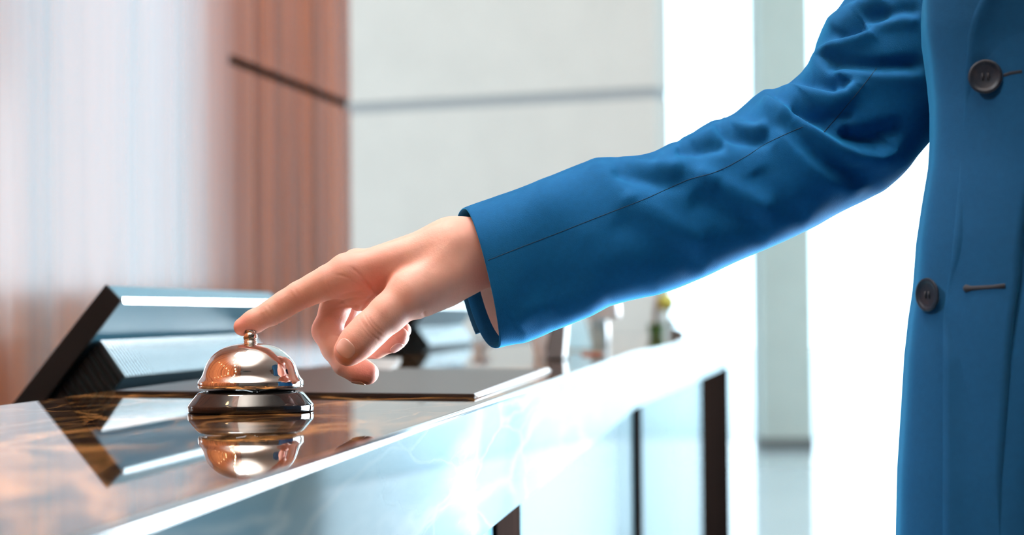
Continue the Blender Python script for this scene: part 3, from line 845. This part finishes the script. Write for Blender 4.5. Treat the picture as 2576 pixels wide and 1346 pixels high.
for i, z in enumerate(zs):
    py = H / 2 - F * ((np.array([0.27, 1.285, z]) - CAM) @ up) / ((np.array([0.27, 1.285, z]) - CAM) @ fwd)
    lx = np.interp(py, [a for a, _ in limb], [b_ for _, b_ in limb]); ex = np.interp(py, [a for a, _ in edge], [b_ for _, b_ in edge])
    Lx = P(lx, py, 1.285)[0]
    pts = outa.copy(); pts[:, 0] += Lx
    gap = np.interp(py, [-100, 300, 760, 1346], [0.014, 0.013, 0.013, 0.016])
    e_ = P(ex, py, 1.2); und = np.interp(e_[0], pts[:6, 0][::-1], pts[:6, 1][::-1])
    ey = und - gap - 0.002
    e_ = P(ex, py, ey * 1.0); 
    pre = P(ex + 40, py, ey - 0.004)
    pts = np.vstack([pts, [[pre[0], ey - 0.003]], [[e_[0] + .003, ey - 0.0022]], [[e_[0], ey]]])
    # shoulders: pull in near the top
    if z > 1.40:
        k = ((z - 1.40) / 0.10) ** 2 * 0.35
        ctr = np.array([Lx + 0.18, 1.42]); pts[9:20] = pts[9:20] + (ctr - pts[9:20]) * k
    # closed smooth resample (centripetal-ish via dense catmull)
    dn = np.array(smooth_prof([tuple(q) for q in pts], 8))
    cl = np.concatenate([[0], np.cumsum(np.linalg.norm(np.diff(dn, axis=0), axis=1))])
    # more samples near the visible part
    tnorm = cl / cl[-1]
    tq = np.linspace(0, 1, NU)
    JV[i, :, 0] = np.interp(tq, tnorm, dn[:, 0]); JV[i, :, 1] = np.interp(tq, tnorm, dn[:, 1]); JV[i, :, 2] = z
    pj = pix(JV[i])[0][:int(NU * .35)]
    JV[i, :int(NU * .95), 0] += (lx - pj.min()) / F * 1.27
# vertical soft creases on the open front panel
for i, z in enumerate(zs):
    u = np.arange(NU)
    k = np.exp(-((u - 14 - (z - 1.1) * 18) / 5.0) ** 2) * 0.0016 * np.clip((1.36 - z) / .2, 0, 1)
    JV[i, :, 1] -= k
jv = JV.reshape(-1, 3)
jf = [(i * NU + j, i * NU + j + 1, (i + 1) * NU + j + 1, (i + 1) * NU + j) for i in range(NZ - 1) for j in range(NU - 1)]
jk = mk('jacket', jv, jf, M['wool_shaded'], person, smooth=True)
sd_ = jk.modifiers.new('solid', 'SOLIDIFY'); sd_.thickness = 0.0022; sd_.offset = 0
bvh = BVHTree.FromPolygons([tuple(v) for v in jv], jf)
def on_jacket(px, py):
    r = Vector(ray(px, py)).normalized()
    loc, nrm, idx, dist = bvh.ray_cast(Vector(CAM), r)
    if nrm.dot(r) > 0: nrm = -nrm
    return np.array(loc), np.array(nrm)
def child(o, par):
    o.parent = par
    o.matrix_parent_inverse = Matrix.Identity(4)
    return o
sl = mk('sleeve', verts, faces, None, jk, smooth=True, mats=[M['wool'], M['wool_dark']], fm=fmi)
child(sl, jk)
sbvh = BVHTree.FromPolygons([tuple(v) for v in verts], faces)
def seam_strip(line, name):
    line = np.array(line, float)
    cum = np.concatenate([[0], np.cumsum(np.linalg.norm(np.diff(line, axis=0), axis=1))])
    tq = np.linspace(0, cum[-1], int(cum[-1] / 4))
    # smooth
    xs = np.interp(tq, cum, line[:, 0]); ysx = np.interp(tq, cum, line[:, 1])
    k = np.ones(9) / 9
    xs[4:-4] = np.convolve(xs, k, 'valid'); ysx[4:-4] = np.convolve(ysx, k, 'valid')
    pts = []
    for x, y in zip(xs, ysx):
        r = Vector(ray(x, y)).normalized()
        loc, nrm, idx, dist = sbvh.ray_cast(Vector(CAM), r)
        if loc is None: continue
        pts.append(np.array(loc))
    pts = np.array(pts)
    return child(tube(name, pts, 0.00027, M['seam'], jk, 6), jk)
seam_strip(seam_px, 'sleeve_seam')
seam_strip(seam_px2, 'sleeve_seam')
# lining inside the cuff
lv, lf = [], []
for k, (i, inn) in enumerate([(0, 0.0030), (6, 0.0036), (30, 0.0050), (60, 0.006)]):
    for j in range(NT): lv.append(SL[i, j] + (adir[0] * 0.0088 if i < 7 else 0) - SN2[i, j] * inn)
for k in range(3):
    for j in range(NT): lf.append((k * NT + j, k * NT + (j + 1) % NT, (k + 1) * NT + (j + 1) % NT, (k + 1) * NT + j))
child(mk('sleeve_lining', lv, lf, M['lining'], jk, smooth=True), jk)
# overlapping vent flap on the far lower side of the cuff
fl = []
js = [j for j in range(NT) if math.pi * 1.26 < ph[j] < math.pi * 1.66]
fv, ff = [], []
for j in js:
    for s_ in (-0.0035, 0.004, 0.016):
        fv.append(SL[0, j] + adir[0] * s_ + SN2[0, j] * 0.0016)
for a in range(len(js) - 1):
    for b2 in range(2): ff.append((a * 3 + b2, a * 3 + b2 + 1, (a + 1) * 3 + b2 + 1, (a + 1) * 3 + b2))
vf = child(mk('cuff_vent', fv, ff, M['wool_dark'], jk, smooth=True), jk)
s_ = vf.modifiers.new('solid', 'SOLIDIFY'); s_.thickness = 0.0022; s_.offset = 0
# buttons
def button(px, py, tilt=None, rad=0.0103, nrm=None, lift=0.0035):
    loc, n_ = on_jacket(px, py)
    if nrm is not None: n_ = np.asarray(nrm, float); n_ /= np.linalg.norm(n_)
    c_ = loc + n_ * lift
    pr = [(0, -1.2), (7.5, -1.2), (9.4, -0.6), (10.2, 0.4), (10.1, 1.1), (9.4, 1.5), (8.5, 1.4), (7.6, 0.8), (6.6, 0.45), (0, 0.45)]
    o = child(lathe('button', [(r * mm * rad / .0103, h * mm) for r, h in pr], c_, M['button'], jk, 48, axis=n_), jk)
    a = np.cross(n_, [0, 0, 1]); a /= np.linalg.norm(a); b2 = np.cross(n_, a)
    for sx in (-1, 1):
        t = child(tube('button_thread', [c_ + (a * sx * 1.6 - b2 * 2.0) * mm + n_ * .4 * mm, c_ + a * sx * 1.6 * mm + n_ * 0.9 * mm, c_ + (a * sx * 1.6 + b2 * 2.0) * mm + n_ * .4 * mm], 0.0007, M['thread'], jk, 8), o)
    sh = child(tube('button_shank', [loc - n_ * 0.001, c_ - n_ * 0.001], 0.0016, M['thread'], jk, 8), o)
    return o
nb = -fwd * .9 - rt * .40 + up * .05
button(2482, 195, nrm=nb)
nb2 = -fwd * .50 - rt * .85 - up * .03
button(2347, 741, nrm=nb2, lift=0.004)
def hole(pts_px, wd):
    pts = [on_jacket(x, y) for x, y in pts_px]
    pts = [p_ + n_ * 0.0004 for p_, n_ in pts]
    return child(tube('buttonhole', pts, wd, M['thread'], jk, 8), jk)
hole([(2426, 726), (2432, 726), (2445, 726), (2475, 724), (2505, 722), (2530, 720)], [0.0014, 0.0026, 0.0017, 0.0015, 0.0015, 0.0018])
hole([(2527, 190), (2545, 184), (2572, 180)], [0.0013, 0.0013, 0.0013])

# trousers and shoes carry the figure down to the floor
def leg(cx, cy):
    prof = [(0.92, 0.105), (0.80, 0.095), (0.55, 0.072), (0.50, 0.070), (0.30, 0.062), (0.06, 0.055)]
    vs, fs = [], []
    for z, r_ in prof:
        for k in range(32):
            a = 2 * math.pi * k / 32
            vs.append((cx + r_ * math.cos(a) * 1.05, cy + r_ * math.sin(a), z))
    for i in range(len(prof) - 1):
        for k in range(32): fs.append((i * 32 + k, i * 32 + (k + 1) % 32, (i + 1) * 32 + (k + 1) % 32, (i + 1) * 32 + k))
    fs.append(tuple(range(32))); fs.append(tuple((len(prof) - 1) * 32 + k for k in range(32)))
    return vs, fs
v1, f1 = leg(0.46, 1.50); v2, f2 = leg(0.46, 1.33)
fix_normals(mk('trousers', v1 + v2, f1 + [tuple(x + len(v1) for x in f) for f in f2], M['trousers'], person, smooth=True))
for cy in (1.50, 1.33):
    vs, fs = [], []
    prof = [(0.10, 0.035, 0.002), (0.085, 0.044, 0.03), (0.02, 0.042, 0.075), (-0.06, 0.045, 0.062), (-0.13, 0.045, 0.045), (-0.18, 0.030, 0.03), (-0.195, 0.008, 0.02)]
    for dx, hw, hh in prof:
        for k in range(16):
            a = 2 * math.pi * k / 16
            vs.append((0.46 + dx, cy + hw * math.cos(a), max(0.002, hh * .5 + max(hh, 0.02) * .5 * math.sin(a))))
    for i in range(len(prof) - 1):
        for k in range(16): fs.append((i * 16 + k, i * 16 + (k + 1) % 16, (i + 1) * 16 + (k + 1) % 16, (i + 1) * 16 + k))
    fs.append(tuple(range(16))); fs.append(tuple(6 * 16 + k for k in range(16)))
    fix_normals(mk('shoe', vs, fs, M['leather'], person, smooth=True))

# ------------------------------------------------------------------ monitors behind the counter
def monitor(shift, label):
    cd3 = np.array([cd[0], cd[1], 0])
    def E(px, py): return P(px, py, 2.0)                     # near end section of the slab
    O = E(270, 716)
    ux = c3 / np.linalg.norm(c3); uz = np.array([0, 0, 1.0])
    def uw(px, py):
        # intersect the sight line with the end plane through O
        r = ray(px, py); t = ((O - CAM) @ cd3) / (r @ cd3)
        q = CAM + r * t - O
        return (q @ ux, q @ uz)
    LEN = 0.68
    O2 = O + shift * cd3
    e = thing('desk_monitor', label, 'monitor', (O2[0], O2[1], 0.765), 'monitors on the staff side of the counter')
    A_, B_ = O2, O2 + cd3 * LEN
    s1, s2, s3, s4 = uw(270, 716), uw(307, 756), uw(60, 1085), uw(15, 1040)
    body = extrude('housing', [s1, s2, s3, s4], A_, B_, M['monitor_back'], e, ux)
    bev(body, 0.0022, 3)
    cap = extrude('end_cap', [(s1[0] - .0005, s1[1] + .0006), (s2[0] + .0006, s2[1]), s3, s4], A_ - cd3 * 0.004, A_ + cd3 * 0.001, M['monitor'], e, ux)
    bev(cap, 0.0012, 2)
    t1, t2 = uw(304, 750), uw(306.5, 763)
    extrude('edge_glint', [t1, (t1[0] + .0012, t1[1] + .0004), (t2[0] + .0012, t2[1]), t2], A_ + cd3 * 0.002, B_, M['monitor_vent'], e, ux)  # bright strip added as the highlight along the bevelled edge
    # screen on the staff side
    n2 = np.array([-(s4[1] - s1[1]), (s4[0] - s1[0])]); n2 /= np.linalg.norm(n2)
    if n2[0] > 0: n2 = -n2
    i1 = (s1[0] * .93 + s4[0] * .07, s1[1] * .93 + s4[1] * .07); i2 = (s1[0] * .08 + s4[0] * .92, s1[1] * .08 + s4[1] * .92)
    extrude('screen', [i1, i2, (i2[0] + n2[0] * .001, i2[1] + n2[1] * .001), (i1[0] + n2[0] * .001, i1[1] + n2[1] * .001)], A_ + cd3 * 0.015, B_ - cd3 * 0.015, M['screen'], e, ux)
    # ribbed vent housing on the back
    b1, b2, b3, b4 = uw(246, 858), uw(309, 949), uw(260, 1010), uw(120, 1010)
    vent = extrude('vent_housing', [b1, b2, b3, b4], A_ + cd3 * .006, B_ - cd3 * .05, M['monitor_dark'], e, ux); vent.data.materials.append(M['monitor'])
    for p_ in vent.data.polygons:
        if abs(p_.normal.z) < .9 and p_.normal.x > .3 and p_.normal.z > .2: p_.material_index = 1
    # ribs: half round bars running down the slanting face, and lines on the end
    rib_v, rib_f = [], []
    nr_ = 62; Lr = LEN - 0.058
    d2 = np.array([b2[0] - b1[0], b2[1] - b1[1]]); nl = np.array([-d2[1], d2[0]]); nl /= np.linalg.norm(nl)
    if nl[0] < 0: nl = -nl
    for k in range(nr_):
        for a in range(6):
            g = math.pi * a / 5
            off = (k + .5 + (-.31, -.29, -.12, .12, .29, .31)[a]) * Lr / nr_
            hgt = (0.0002, 0.0008, 0.0009, 0.0009, 0.0008, 0.0002)[a]
            for bp in (b1, b2):
                rib_v.append(A_ + cd3 * (0.006 + off) + ux * (bp[0] + nl[0] * hgt) + uz * (bp[1] + nl[1] * hgt))
        o_ = k * 12
        for a in range(5): rib_f.append((o_ + 2 * a, o_ + 2 * a + 1, o_ + 2 * a + 3, o_ + 2 * a + 2))
    ribs = fix_normals(mk('vent', rib_v, rib_f, M['monitor_vent'], e))
    er_v, er_f = [], []
    for k in range(8):
        t = 0.06 + k * 0.1
        p0_ = np.array(b1) * (1 - t) + np.array(b4) * t; p1 = p0_ + d2 * min(1.0, 0.98 - 0.0 * t)
        for q_ in (p0_, p1):
            for dd, hh in ((-.0022, 0), (0, .003), (.0022, 0)):
                tv = (np.array(b4) - np.array(b1)); tv /= np.linalg.norm(tv)
                qq = q_ + tv * dd
                er_v.append(A_ + cd3 * (.006 - hh) + ux * qq[0] + uz * qq[1])
        o_ = k * 6
        er_f += [(o_, o_ + 1, o_ + 4, o_ + 3), (o_ + 1, o_ + 2, o_ + 5, o_ + 4)]
    mk('end_grille', er_v, er_f, M['monitor'], e)
    # stand down to the desk
    mid = A_ + cd3 * LEN * .5
    q = mid + ux * (b4[0] + .02) + uz * (b4[1] - .01)
    base = np.array([q[0] - .02, q[1], 0.766])
    tube('stand_arm', [base + np.array([0, 0, .01]), base + np.array([0.0, 0, .1]), q], 0.018, M['monitor'], e, 16)
    lathe('stand_base', [(0, 0), (0.11, 0), (0.11, .008), (0.03, .016), (0, .016)], base, M['monitor'], e, 48)
    return e
monitor(0.0, 'black tilted monitor with bright ribbed back vent, nearest the bell')
monitor(1.92, 'tilted monitor with bright back vent, farther along the counter behind the hand')

# ------------------------------------------------------------------ things on the counter
def on_top(px, py): return G(px, py, CT)
# black folder of papers
fa, fb, fc = on_top(290, 992), on_top(1193, 1001), on_top(1378, 934)
fd = fa + (fc - fb)
ctr = (fa + fb + fc + fd) / 4
fold_ = thing('document_folder', 'flat black document folder with white page edges lying on the counter', 'folder', (ctr[0], ctr[1], CT))
q4 = [fa[:2], fb[:2], fc[:2], fd[:2]]
def inset(q, d):
    c_ = sum(q) / 4
    return [c_ + (p_ - c_) * (1 - d) for p_ in q]
bev(prism('cover', q4, CT + 0.0025, CT + 0.0032, M['folder'], fold_), 0.0002, 2)
bev(prism('cover', q4, CT + 0.0001, CT + 0.0008, M['folder'], fold_), 0.0002, 2)
qe = [np.asarray(p_) for p_ in q4]
u_ = (qe[1] - qe[0]) / np.linalg.norm(qe[1] - qe[0])
for k in range(3):
    z_ = CT + 0.0008 + k * 0.00056
    vv_ = (qe[3] - qe[0]) / np.linalg.norm(qe[3] - qe[0]) * .003
    prism('page_block', [qe[0] + u_ * .002 + vv_, qe[1] + u_ * (0.0035 - .001 * k) + vv_ * .4, qe[2] + u_ * (0.0035 - .001 * k), qe[3] + u_ * .002], z_ + .00005, z_ + 0.0005, M['pages'], fold_)
prism('spine', [qe[0], qe[1] + u_ * .0004, qe[1] + vv_ * .35 + u_ * .0004, qe[0] + vv_ * .9], CT + 0.0003, CT + 0.0030, M['folder'], fold_)
# white leaflet beyond the folder
lc = on_top(945, 924)
le = prism('leaflet', [on_top(838, 931)[:2], on_top(985, 938)[:2], on_top(1008, 908)[:2], on_top(900, 906)[:2]], CT + 0.0002, CT + 0.004, M['paper'])
tag(bev(le, 0.001, 2), 'small white leaflet lying flat on the counter behind the curled fingers', 'leaflet')
# cups
def cup(px, py, r_, h_, label):
    c_ = on_top(px, py)
    e = thing('cup', label, 'cup', (c_[0], c_[1], CT), 'white cups on the counter')
    o = lathe('cup_body', [(0, 0.0005), (r_ * .72, 0.0005), (r_ * .78, .003), (r_ * .95, h_ * .5), (r_, h_), (r_ * .93, h_), (r_ * .88, h_ * .5), (r_ * .7, .006), (0, .005)], c_, M['white'], e, 40)
    hx = c_ + np.array([r_ * .9, 0, h_ * .55])
    tube('handle', [hx + np.array([0, 0, h_ * .22]), hx + np.array([r_ * .45, 0, h_ * .2]), hx + np.array([r_ * .55, 0, 0]), hx + np.array([r_ * .4, 0, -h_ * .22]), hx + np.array([-r_ * .05, 0, -h_ * .25])], 0.0025, M['white'], e, 8)
    return e
cup(1207, 890, 0.0125, 0.020, 'tiny white cup on the counter just left of the sleeve hem')
cup(1366, 897, 0.018, 0.040, 'taller white cup below the sleeve, beside the dark card reader')
# dark card reader
cr = on_top(1400, 905)
e = thing('card_reader', 'dark grey upright card reader between the white cup and the clear holders', 'card reader', (cr[0], cr[1], CT))
ux = np.array([1, 0, 0]); 
bev(extrude('case', [(-.016, .0005), (.010, .0005), (.016, .062), (-.004, .062)], cr, cr + np.array([0.005, 0.06, 0]), M['greyplastic'], e, ux), .003, 3)
bev(extrude('keypad', [(-.0165, .012), (-.0145, .012), (-.006, .055), (-.008, .055)], cr + np.array([.001, .01, 0]), cr + np.array([.004, .05, 0]), M['black'], e, ux), .0005, 1)
# leaning clear brochure holder
hc = on_top(1450, 882)
e = thing('brochure_holder', 'clear acrylic brochure holder leaning back on the counter under the sleeve', 'brochure holder', (hc[0], hc[1], CT))
wv_ = np.array([0.046, 0, 0]); ln_ = np.array([-0.022, 0.03, 0.085])
def sheet(nm, o, a, b_, n_, th, mt, par):
    n_ = n_ / np.linalg.norm(n_)
    vs = [o, o + a, o + a + b_, o + b_]; vs = vs + [q + n_ * th for q in vs]
    return fix_normals(mk(nm, vs, [(0, 1, 2, 3), (4, 7, 6, 5), (0, 4, 5, 1), (1, 5, 6, 2), (2, 6, 7, 3), (3, 7, 4, 0)], mt, par))
n_ = np.cross(wv_, ln_)
o0 = hc - wv_ / 2 + np.array([0.008, 0, .003])
sheet('back_plate', o0 + np.array([0, .012, 0]), wv_, ln_, n_, .002, M['acrylic'], e)
sheet('front_plate', o0, wv_, ln_ * .6, n_, .002, M['acrylic'], e)
sheet('base_plate', o0 + np.array([0, -.004, -.0025]), wv_, np.array([0, .03, 0]), np.array([0, 0, 1.]), .002, M['acrylic'], e)
br_ = sheet('brochure', o0 + np.array([.002, .006, .001]), wv_ * .92, ln_ * .97, n_, .003, M['paper'], e)
# small table lamp
tc_ = on_top(1508, 868)
e = thing('table_lamp', 'small table lamp with white shade and pale blue base below the sleeve', 'lamp', (tc_[0], tc_[1], CT))
lathe('lamp_base', [(0, .0005), (.019, .0005), (.020, .004), (.019, .045), (.016, .052), (.005, .055), (.004, .068), (0, .068)], tc_, M['pale_blue'], e, 40)
lathe('lamp_shade', [(.034, .054), (.036, .060), (.034, .085), (.026, .098), (.024, .098), (.032, .084), (.034, .060), (.033, .054)], tc_ + np.array([0.008, 0, 0]), M['white'], e, 48, closed=True)
# terracotta coaster
cs_ = on_top(1490, 893)
tag(lathe('coaster', [(0, .0003), (.016, .0003), (.018, .002), (.017, .004), (.014, .0032), (0, .003)], cs_, M['coffee'], None, 32), 'reddish brown round coaster at the counter edge in front of the lamp', 'coaster')
# potted plant with yellow-green bloom
pc = on_top(1652, 846)
e = thing('potted_plant', 'small potted plant with brown stem and yellow-green bloom near the window', 'plant', (pc[0], pc[1], CT))
lathe('pot', [(0, .0005), (.020, .0005), (.026, .03), (.027, .035), (.024, .035), (.022, .028), (0, .026)], pc, M['leaf'], e, 32)
tube('stem', [pc + np.array([0, 0, .02]), pc + np.array([-.002, 0, .06]), pc + np.array([.004, 0, .1]), pc + np.array([.014, 0, .125])], [.009, .008, .007, .004], M['stemwood'], e, 10)
bl = P(1674, 762, 6.0)
bm = bmesh.new(); bmesh.ops.create_icosphere(bm, subdivisions=4, radius=0.024)
for v in bm.verts: v.co *= 1 + 0.10 * math.sin(v.co.x * 400) * math.sin(v.co.y * 390 + 1) * math.sin(v.co.z * 410)
me = bpy.data.meshes.new('bloom'); bm.to_mesh(me); bm.free(); me.materials.append(M['bloom'])
bo = bpy.data.objects.new('bloom', me); COL.objects.link(bo); bo.parent = e; bo.matrix_parent_inverse = Matrix.Translation(-e.location); bo.location = (bl[0], pc[1], bl[2])
for p_ in me.polygons: p_.use_smooth = True
for k in range(9):
    a = k * 2.4; d = np.array([math.cos(a), math.sin(a), 0]); s2 = np.array([-d[1], d[0], 0])
    z0_ = .035 + .010 * k if k < 5 else .09 + .006 * k
    o1 = pc + np.array([0.002, 0, z0_])
    L_ = .034
    vs = [o1, o1 + d * L_ * .4 + s2 * .007 + np.array([0, 0, .008]), o1 + d * L_ + np.array([0, 0, .003]), o1 + d * L_ * .4 - s2 * .007 + np.array([0, 0, .008]), o1 + d * L_ * .45 + np.array([0, 0, .006])]
    lf_ = mk('leaf', vs, [(0, 1, 4), (1, 2, 4), (2, 3, 4), (3, 0, 4)], M['leaf'], e, smooth=True)
# small dark stapler-like block at the far end
dk = on_top(1700, 845)
e = thing('desk_telephone', 'small dark telephone at the far end of the counter by the window', 'telephone', (dk[0], dk[1], CT))
bev(extrude('phone_base', [(-.022, .0005), (.024, .0005), (.024, .012), (-.016, .028)], dk, dk + np.array([.01, .07, 0]), M['greyplastic'], e, ux), .003, 2)
tube('handset', [dk + np.array([-.014, .006, .036]), dk + np.array([-.01, .02, .042]), dk + np.array([-.006, .05, .042]), dk + np.array([-.002, .066, .036])], [.009, .006, .006, .009], M['black'], e, 12)

# ------------------------------------------------------------------ lights
w = bpy.data.worlds.new('sky'); scene.world = w; w.use_nodes = True
wn_, wl_ = w.node_tree.nodes, w.node_tree.links
bg = wn_['Background']
tc = wn_.new('ShaderNodeTexCoord'); sep = wn_.new('ShaderNodeSeparateXYZ'); cr_ = wn_.new('ShaderNodeValToRGB')
wl_.new(tc.outputs['Generated'], sep.inputs[0]); wl_.new(sep.outputs['Z'], cr_.inputs['Fac'])
cr_.color_ramp.elements[0].position = 0.0; cr_.color_ramp.elements[0].color = (0.68, 0.87, 1.0, 1)
cr_.color_ramp.elements[1].position = 0.6; cr_.color_ramp.elements[1].color = (0.60, 0.84, 1.0, 1)
wl_.new(cr_.outputs['Color'], bg.inputs['Color'])
bg.inputs['Strength'].default_value = 4.6
def area(name, loc, size, power, color, target, sy=None):
    d = bpy.data.lights.new(name, 'AREA'); d.energy = power; d.color = color; d.size = size
    if sy: d.shape = 'RECTANGLE'; d.size_y = sy
    o = bpy.data.objects.new(name, d); COL.objects.link(o); o.location = loc
    o.rotation_euler = (Vector(target) - Vector(loc)).to_track_quat('-Z', 'Y').to_euler()
    return o
area('bounce_fill', (-1.0, -0.2, 4.9), 1.4, 1400, (1.0, 0.97, 0.94), (-1.0, -0.19, 9.0), 5.0).data.spread = R(120)  # added lamp without a fixture, bounces soft fill off the ceiling
area('pale_wall_fill', (-0.5, 12.0, 6.6), 2.5, 60, (1.0, 0.97, 0.94), (0.4, 16.5, 2.0))  # unseen fill added to brighten the pale wall
area('wood_wall_fill', (0.9, 5.6, 5.6), 1.2, 45, (1.0, 0.90, 0.80), (-0.75, 6.4, 1.4)).data.spread = R(70)  # unseen warm fill added for the wood wall
area('left_fill', (-0.95, 1.9, 4.2), 0.9, 20, (0.95, 0.98, 1.0), (0.05, 1.38, 1.15)).data.spread = R(80)  # added fill that models jacket and hand from the upper left
sp = bpy.data.lights.new('jacket_fill_spot', 'SPOT'); sp.energy = 110; sp.spot_size = R(17); sp.spot_blend = 0.7; sp.shadow_soft_size = 0.08; sp.color = (0.85, 0.94, 1.0)  # added narrow beam, lifts only the jacket's left-facing strip
spo = bpy.data.objects.new('jacket_fill_spot', sp); COL.objects.link(spo); spo.location = (-1.0, 0.75, 2.3)
spo.rotation_euler = (Vector((0.262, 1.26, 1.12)) - Vector(spo.location)).to_track_quat('-Z', 'Y').to_euler()
area('rim_fill_far', (2.3, 7.4, 1.5), 1.2, 22, (0.85, 0.94, 1.0), (0.1, 4.0, 1.1)).data.spread = R(36)  # unseen lamp added to rim the small items on the counter
area('rim_fill', (1.9, 3.0, 0.90), 1.5, 95, (0.80, 0.92, 1.0), (0.05, 1.42, 1.2)).data.spread = R(60)  # unseen lamp added low behind right, rims hand and sleeve
for k in range(6):
    t = k / 5
    c_ = (-0.80 - 0.72 * t, 1.62 - 2.3 * t, 2.62)
    e = thing('pendant_lamp', 'small warm glowing globe pendant hanging above the staff side of the counter', 'pendant lamp', c_, 'row of globe pendants')
    lathe('globe', [(0.055 * math.sin(math.pi * q / 16), -0.055 * math.cos(math.pi * q / 16)) for q in range(17)], c_, M['lamp_emit'], e, 32)
    lathe('cap', [(0, .05), (.022, .05), (.02, .085), (.006, .10), (0, .10)], c_, M['steel'], e, 24)
    tube('cord', [(c_[0], c_[1], c_[2] + .095), (c_[0], c_[1], CEIL)], 0.003, M['black'], e, 6)

# ------------------------------------------------------------------ rendering look
scene.view_settings.view_transform = 'Standard'
scene.view_settings.look = 'None'
scene.view_settings.exposure = 0.0
scene.cycles.use_denoising = True
scene.cycles.max_bounces = 8
scene.cycles.transparent_max_bounces = 12
scene.cycles.caustics_reflective = True
scene.cycles.caustics_refractive = False
